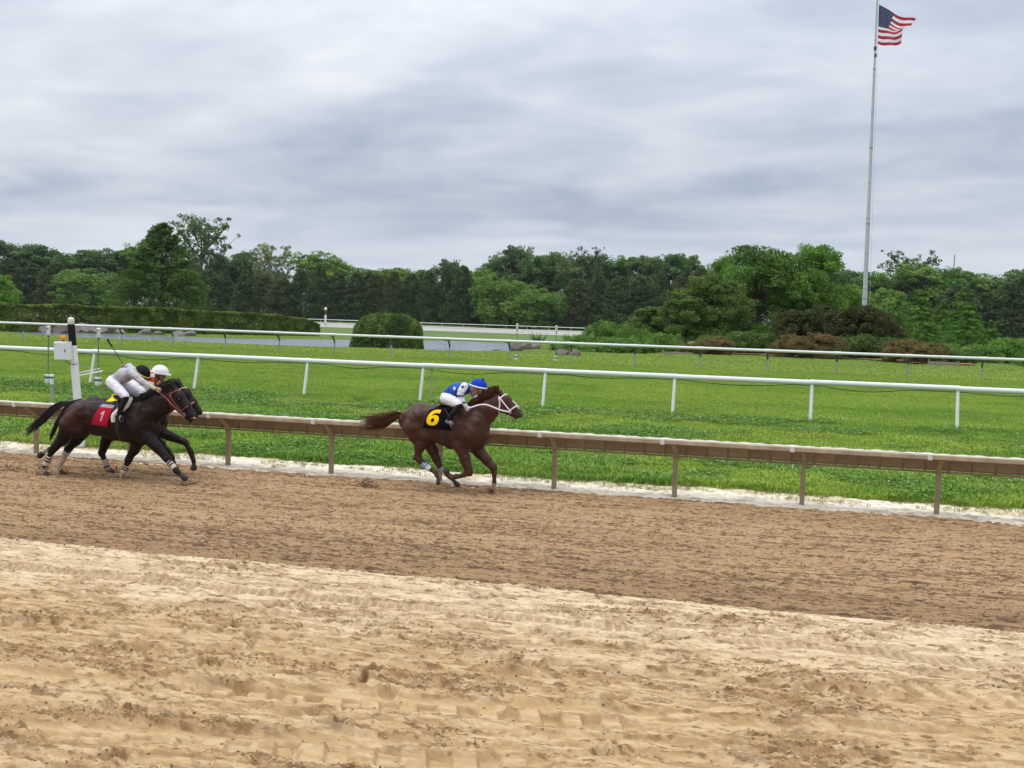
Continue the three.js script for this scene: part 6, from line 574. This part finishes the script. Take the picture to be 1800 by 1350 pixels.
// splashes of track dirt on legs and belly
const muddy = (c, x, y, z) => { const m = sst(0.12, 0.3, fbm(x * 40 + z * 15, y * 46, 3) - 0.6 * sst(0.2, 0.8, y)); return mix3(c, [0.20, 0.13, 0.075], m * 0.25); };
const foot = key => { const L = D[key].b.filter(c => c[0] === 'shoe').map(c => c[3]); return L.map(p => [p[0][0] * 0.5 + p[1][0] * 0.5, Math.min(p[0][1], p[1][1]) - 0.02, p[0][2]]); };
const whiteStrap = M(0.80, 0.74, 0.76, 0.6), redLeather = M(0.20, 0.045, 0.025, 0.5), pinkStrap = M(0.60, 0.40, 0.34, 0.6);
const H6N = bonesOf(D.h6.b);
const H6 = horse('h6', { label: 'liver chestnut racehorse with white bridle and black number six cloth', seed: 21, tailSpread: 0.11, lift: 1.25, hair: M(0.085, 0.032, 0.016, 0.7), foot: foot('j6'),
  colour: (t, x, y, z) => t === 'hoof' ? [0.05, 0.04, 0.032] : t === 'muzzle' ? [0.060, 0.034, 0.028] : t === 'sock' ? [0.34, 0.24, 0.19] : t === 'pastern' ? nz([0.085, 0.042, 0.028], x, y, z) : (t === 'head' && x > 0.87 && Math.abs(z) < 0.022 && y < 1.66 && y > 1.52 && sdf(H6N, x, y, z) > -0.02) ? [0.5, 0.45, 0.42] : nz([0.064, 0.0265, 0.0155], x, y, z, 0.25),
  cloth: numberCloth((g, W, H) => { g.fillStyle = '#0b0b0e'; g.fillRect(0, 0, W, H); g.save(); g.translate(68, 122); g.scale(0.92, 1); g.fillStyle = '#f5c40c'; g.font = 'bold 238px sans-serif'; g.textAlign = 'center'; g.textBaseline = 'middle'; g.lineWidth = 10; g.strokeStyle = '#f5c40c'; g.fillText('6', 0, 6); g.strokeText('6', 0, 6); g.restore(); }), clothPlain: M(0.006, 0.006, 0.008, 0.8), strap: whiteStrap, rein: whiteStrap, strapR: 0.013, reinR: 0.013, wrap: M(0.62, 0.62, 0.66, 0.8), band: M(0.12, 0.18, 0.42, 0.7), bands: [0.15, 0.42] });
const H2 = horse('h2', { label: 'dark bay racehorse nearest the camera with red saddle cloth and white shin bandages', seed: 31, tailSpread: 0.075, lift: 1.2, hair: M(0.012, 0.010, 0.010, 0.6), foot: foot('j2'),
  colour: (t, x, y, z) => t === 'hoof' ? [0.03, 0.028, 0.028] : t === 'sock' ? [0.50, 0.38, 0.31] : (t === 'muzzle' || t === 'head') && Math.abs((x - D.h2.snip[0][0]) * (D.h2.snip[1][1] - D.h2.snip[0][1]) - (y - D.h2.snip[0][1]) * (D.h2.snip[1][0] - D.h2.snip[0][0])) < 0.0035 && y < D.h2.snip[0][1] + 0.01 && y > D.h2.snip[1][1] - 0.02 && z > -0.05 && z < 0.045 && x > D.h2.snip[0][0] - 0.03 ? [0.66, 0.62, 0.60] : t === 'head' || t === 'muzzle' ? [0.017, 0.014, 0.013] : t === 'leg' || t === 'pastern' ? nz([0.016, 0.012, 0.011], x, y, z) : nz(mix3([0.021, 0.0115, 0.0095], [0.055, 0.021, 0.014], sst(0.0, -0.8, x + 0.4 * fbm(x * 3, y * 3, 2)) * sst(0.75, 1.1, y)), x, y, z, 0.25),
  cloth: numberCloth((g, W, H) => { g.fillStyle = '#a51a30'; g.fillRect(0, 0, W, H); g.fillStyle = '#9a96a0'; g.fillRect(0, 0, W, 34); g.fillStyle = '#c9a9b0'; g.font = 'bold 170px sans-serif'; g.textAlign = 'center'; g.textBaseline = 'middle'; g.fillText('1', 128, 138); }), clothPlain: M(0.45, 0.02, 0.04, 0.8), strap: redLeather, rein: redLeather, reinR: 0.013, wrap: M(0.60, 0.50, 0.45, 0.8), band: M(0.015, 0.015, 0.018, 0.7), bands: [0.18, 0.5] });
const H3 = horse('h3', { label: 'dark racehorse farther from the camera with yellow saddle cloth and pale noseband', seed: 41, tailSpread: 0.06, lift: 1.1, hair: M(0.014, 0.012, 0.012, 0.6), foot: foot('j3'),
  colour: (t, x, y, z) => t === 'hoof' ? [0.03, 0.028, 0.028] : t === 'sock' ? [0.36, 0.28, 0.23] : nz([0.021, 0.0125, 0.0105], x, y, z, 0.2),
  cloth: numberCloth((g, W, H) => { g.fillStyle = '#f0cf13'; g.fillRect(0, 0, W, H); }), clothPlain: M(0.75, 0.55, 0.02, 0.8), strap: pinkStrap, rein: redLeather, strapNames: [0, 2, 3], straps: [M(0.06, 0.03, 0.022, 0.5), pinkStrap, pinkStrap], wrap: M(0.40, 0.33, 0.28, 0.8), band: M(0.5, 0.42, 0.37, 0.8), bands: [0.3] });
{ // white pad and yellow towel at the near dark horse's saddle
  const q = D.h2.pad, B = H2.B, P = [[q[0][0], q[0][1]], [q[1][0] - 0.06, q[1][1] - 0.10], [q[2][0] - 0.02, q[2][1] + 0.12], [q[2][0] - 0.03, q[2][1]]]; const c = cat(P.map(p => [p[0], p[1], surfZ(B, p[0], p[1], 1) + 0.02]), 12), rad = c.map((p, i) => 0.02 + 0.035 * Math.sin((i + 2) / 16 * Math.PI)); part('saddle_pad', tube(c, rad, 10), M(0.66, 0.60, 0.50, 0.8), H2.o);
}
// ---------------------------------------------------------------- jockeys
function handBones(c, dir, side) { // palm, four fingers curled round the rein, thumb on the side
  const B = [], [x, y, z] = c, [ux, uy] = dir, vx = -uy, vy = ux; const P = (a, b, w) => [x + ux * a + vx * b, y + uy * a + vy * b, z + side * w]; const ch = (pts, rs) => B.push(['skin', 0.006, 1, pts.map((p, i) => [...p, rs[i]])]);
  ch([P(-0.045, 0, 0), P(-0.01, 0.0, 0)], [0.026, 0.026]); ch([P(-0.01, 0.018, 0), P(0.0, -0.02, 0)], [0.022, 0.021]);
  [[0.030, 0.074], [0.011, 0.080], [-0.009, 0.076], [-0.027, 0.064]].forEach(([b, l]) => ch([P(0.012, b, 0.004), P(0.012 + l * 0.42, b * 1.05, 0.012), P(0.012 + l * 0.55, b * 1.05, -0.016), P(0.012 + l * 0.2, b, -0.032)], [0.0095, 0.0088, 0.008, 0.0072])); ch([P(-0.02, 0.028, 0), P(0.012, 0.044, -0.004), P(0.036, 0.034, -0.018)], [0.011, 0.0092, 0.0076]); return B;
}
function jockey(key, cfg) {
  const d = D[key], o = thing('person', cfg.label, 'person', [d.X, 0, -d.D], 'jockeys'); const B = bonesOf(d.b), hx = d.head[0][0], hy = d.head[0][1], hz = 0, ca = Math.cos(cfg.tilt), sa = Math.sin(cfg.tilt), T = (a, b, c) => [hx + a * ca - b * sa, hy + a * sa + b * ca, hz + c];
  const skin = cfg.skin || [0.42, 0.24, 0.16], dm = (t, x, y, z) => { const c = cfg.col[t] || skin; return nz(typeof c === 'function' ? c(x, y, z) : c, x, y, z, 0.1); };
  const hb = []; const ch = (t, k, pts) => hb.push([t, k, 1, pts.map(p => [...T(p[0], p[1], p[2]), p[3]])]);
  ch('skin', 0.03, [[-0.01, 0.02, 0, 0.092], [0.012, 0.0, 0, 0.088]]); ch('skin', 0.03, [[0.03, -0.05, 0, 0.062], [0.055, -0.10, 0, 0.04]]); ch('skin', 0.03, [[-0.03, -0.05, 0, 0.055], [-0.055, -0.13, 0, 0.05]]);
  ch('skin', 0.012, [[0.095, -0.01, 0, 0.010], [0.112, -0.045, 0, 0.014]]); ch('lip', 0.008, [[0.088, -0.078, -0.02, 0.008], [0.088, -0.078, 0.02, 0.008]]); for (const s of [1, -1]) { ch('skin', 0.01, [[0.08, 0.012, s * 0.045, 0.014], [0.088, 0.014, s * 0.018, 0.012]]); ch('eye', 0.004, [[0.086, -0.012, s * 0.034, 0.011], [0.087, -0.012, s * 0.03, 0.011]]); ch('skin', 0.008, [[-0.01, 0.0, s * 0.09, 0.02], [-0.012, -0.035, s * 0.088, 0.014]]); }
  const hand = [...handBones(d.handR[0], cfg.hr, 1), ...handBones(d.handL[0], cfg.hl, -1)], fb = [['skin', 0.02, 1, [[...d.fore[0], 0.036], [...d.handR[0], 0.03]]]];
  const g = mergeGeometries([bodyGeo(B, 0.011, dm, (x, y, z, c) => c < 0.02 || c === skin[1] ? 0 : 0.010 * (Math.abs(vn(x * 14 + y * 16 + z * 4, y * 12 - x * 8 + z * 5)) - 0.4) + 0.005 * vn(x * 34 + z * 9, y * 30)), bodyGeo(bonesOf(hb), 0.0065, (t, x, y, z) => t === 'eye' ? [0.03, 0.02, 0.02] : t === 'lip' ? [0.33, 0.13, 0.10] : skin), bodyGeo(bonesOf(hand), 0.0042, () => cfg.glove || skin)]); part('body', g, new THREE.MeshPhysicalMaterial({ vertexColors: true, roughness: 0.75, specularIntensity: 0.35, side: THREE.DoubleSide }), o);
  const hg = new THREE.Group(); hg.name = 'helmet'; hg.position.set(hx, hy, hz); hg.rotation.z = cfg.tilt + 0.12; o.add(hg); const dome = new THREE.SphereGeometry(0.128, 28, 14, 0, 6.2832, 0, 1.72); dome.scale(1.14 * cfg.hs, 1.0 * cfg.hs, 0.98 * cfg.hs); dome.translate(-0.008, 0.018, 0); part('shell', dome, cfg.helmet, hg);
  const bp = []; for (let i = 0; i <= 32; i++) { const a = i / 32 * 6.2832; bp.push([-0.008 + Math.cos(a) * 0.146 * cfg.hs, 0.012 + 0.006 * Math.cos(a), Math.sin(a) * 0.127 * cfg.hs]); } part('band', tube(bp, 0.013, 8, false), cfg.band, hg);
  const vs = new THREE.Shape(); vs.absellipse(0.105 * cfg.hs, 0, 0.085, 0.105, -1.45, 1.45); const vg = new THREE.ExtrudeGeometry(vs, { depth: 0.008, bevelEnabled: false, curveSegments: 16 }); vg.rotateX(Math.PI / 2); vg.translate(0, 0.012, 0); part('visor', vg, cfg.visor || cfg.helmet, hg); if (cfg.button) part('button', new THREE.SphereGeometry(0.028, 12, 8), cfg.button, hg).position.set(0.03, 0.146 * cfg.hs, 0);
  part('chin_strap', tube([[0.02, -0.01, 0.10], [0.03, -0.07, 0.085], [0.05, -0.13, 0.03], [0.05, -0.135, 0], [0.05, -0.13, -0.03], [0.03, -0.07, -0.085], [0.02, -0.01, -0.10]], 0.007, 6), M(0.05, 0.05, 0.055), hg);
  const gg = []; for (const s of [1, -1]) { const q = new THREE.SphereGeometry(0.03, 12, 8); q.scale(0.5, 0.75, 1.1); q.translate(0.095, -0.012, s * 0.033); gg.push(q); } part('goggles', join(gg), M(0.02, 0.02, 0.022, 0.15), hg);
  return o;
}
const silkBlue = [0.012, 0.050, 0.33], white = [0.74, 0.73, 0.76];
jockey('j6', { label: 'jockey in blue and white silks crouching on the chestnut horse', tilt: -0.35, hs: 1.0, hr: [0.8, -0.6], hl: [0.8, -0.6], helmet: M(0.006, 0.045, 0.42, 0.7), band: M(0.76, 0.75, 0.78, 0.5), visor: M(0.02, 0.03, 0.06, 0.4), button: M(0.01, 0.02, 0.08, 0.6), glove: [0.55, 0.48, 0.44],
  col: { pants: white, silks: (x, y, z) => { const q = fbm(x * 6, y * 6, 2); const s = D.j6.b[1][3], e = (x - s[0][0]) / (s[2][0] - s[0][0]); return (e > 0.86 && e < 1.02 && y > s[2][1]) || Math.hypot((x - s[1][0]) * 1.2, y - s[1][1] - 0.03) < 0.03 ? [0.62, 0.62, 0.68] : mix3(silkBlue, [0.02, 0.09, 0.42], sst(-0.2, 0.3, q)); }, sleeve: (x, y, z) => Math.hypot(x - D.j6.b[9][3][0][0] + 0.005, y - D.j6.b[9][3][0][1] + 0.01) < 0.028 ? silkBlue : white, sleeve2: (x, y, z) => { const b = D.j6.b[10][3]; const t = (b[0][1] - y) / (b[0][1] - b[2][1]); return (t > 0.05 && t < 0.2) || (t > 0.62 && t < 0.82) ? [0.02, 0.05, 0.24] : white; }, boot: [0.011, 0.011, 0.012], shoe: [0.16, 0.16, 0.18], collar: [0.60, 0.60, 0.66] } });
jockey('j2', { label: 'jockey in grey silks and black helmet reaching along the dark bay neck', tilt: -0.75, hs: 1.0, hr: [0.85, -0.45], hl: [-0.5, 0.8], helmet: M(0.010, 0.010, 0.012, 0.7), band: M(0.70, 0.42, 0.04, 0.6), glove: null, skin: [0.44, 0.25, 0.17],
  col: { pants: [0.74, 0.70, 0.75], silks: [0.40, 0.40, 0.41], sleeve: [0.43, 0.43, 0.44], cuff: [0.45, 0.55, 0.35], boot: [0.011, 0.011, 0.012], shoe: [0.02, 0.02, 0.022], collar: [0.38, 0.38, 0.39] } });
jockey('j3', { label: 'jockey in orange and white silks with white helmet behind the grey-clad rider', tilt: -0.25, hs: 1.1, hr: [0.85, -0.4], hl: [0.85, -0.4], helmet: M(0.74, 0.73, 0.73, 0.45), band: M(0.66, 0.62, 0.58, 0.5),
  col: { pants: [0.70, 0.68, 0.72], silks: (x, y, z) => Math.sin(x * 40 + y * 12) > 0.25 ? [0.75, 0.72, 0.72] : [0.62, 0.085, 0.012], sleeve: (x, y, z) => Math.sin(y * 42 + x * 8 + 1) > 0.35 ? [0.75, 0.70, 0.70] : [0.66, 0.085, 0.012], sleeve2: [0.6, 0.05, 0.03], boot: [0.011, 0.011, 0.012], shoe: [0.02, 0.02, 0.022], collar: [0.6, 0.3, 0.3] } });
{ const w = D.j2.whip, b = [D.j2.X, 0, -D.j2.D]; const o = thing('riding_whip', 'long dark riding whip raised behind the grey-clad jockey', 'whip', [b[0] + w[0][0], w[0][1], b[2] + w[0][2]]), R = p => [p[0] - w[0][0], p[1] - w[0][1], p[2] - w[0][2]], m = R(w[1]), e = R(w[2]); const dk = M(0.02, 0.024, 0.022, 0.6); part('grip', tube([[m[0] * -0.15, m[1] * -0.15, 0], [m[0] * 0.35, m[1] * 0.35, 0]], 0.016, 8), dk, o); part('shaft', tube([[m[0] * 0.35, m[1] * 0.35, 0], m, [lerp(m[0], e[0], 0.5), lerp(m[1], e[1], 0.5), 0]], [0.009, 0.008, 0.007], 7), dk, o); part('flap', box(-0.018, 0.018, 0, Math.hypot(e[0] - m[0], e[1] - m[1]) * 0.55, -0.005, 0.005), dk, o); const f = o.children[2]; f.position.set(lerp(m[0], e[0], 0.46), lerp(m[1], e[1], 0.46), 0); f.rotation.z = Math.atan2(-(e[0] - m[0]), e[1] - m[1]); }
{ // dirt thrown up behind the hooves
  const clod = new THREE.IcosahedronGeometry(0.012, 0), r = rng(404), m = new THREE.InstancedMesh(clod, M(0.20, 0.12, 0.065, 1), 1000), o = new THREE.Object3D(); const spots = [[V.spray[0], -V.spray[2], 0.55, 0.16, 190], [D.h2.X - 1.4, 17.25, 0.45, 0.2, 150], [D.h2.X - 1.15, 17.5, 0.3, 0.1, 60], [D.h2.X + 0.12, 17.5, 0.3, 0.08, 50], [D.h2.X - 2.2, 17.4, 0.7, 0.13, 110], [D.h3.X - 0.3, 18.1, 0.4, 0.1, 60], [D.h6.X + 0.72, 18.7, 0.3, 0.09, 70], [D.h2.X + 1.4, 17.3, 0.3, 0.06, 50]]; let n = 0; for (const [x, d, w, h, k] of spots) for (let i = 0; i < k; i++, n++) { const u = (r() + r() + r()) / 1.5 - 1; o.position.set(x + u * w * 0.6, 0.03 + h * Math.pow(r(), 2) * (1 - Math.abs(u) * 0.6), -d + (r() - 0.5) * 0.25); o.rotation.set(r() * 6, r() * 6, 0); const s = 0.4 + 1.1 * r() * r(); o.scale.set(s * 1.3, s, s); o.updateMatrix(); m.setMatrixAt(n, o.matrix); } m.count = n; m.name = 'dirt_spray'; m.userData.kind = 'stuff'; m.castShadow = true; tag(m, 'small sprays of dirt kicked up behind the hooves', 'dirt'); scene.add(m);
}
scene.fog = new THREE.FogExp2(new THREE.Color().setRGB(0.60, 0.66, 0.74), 0.00005);

renderer.render(scene, camera);
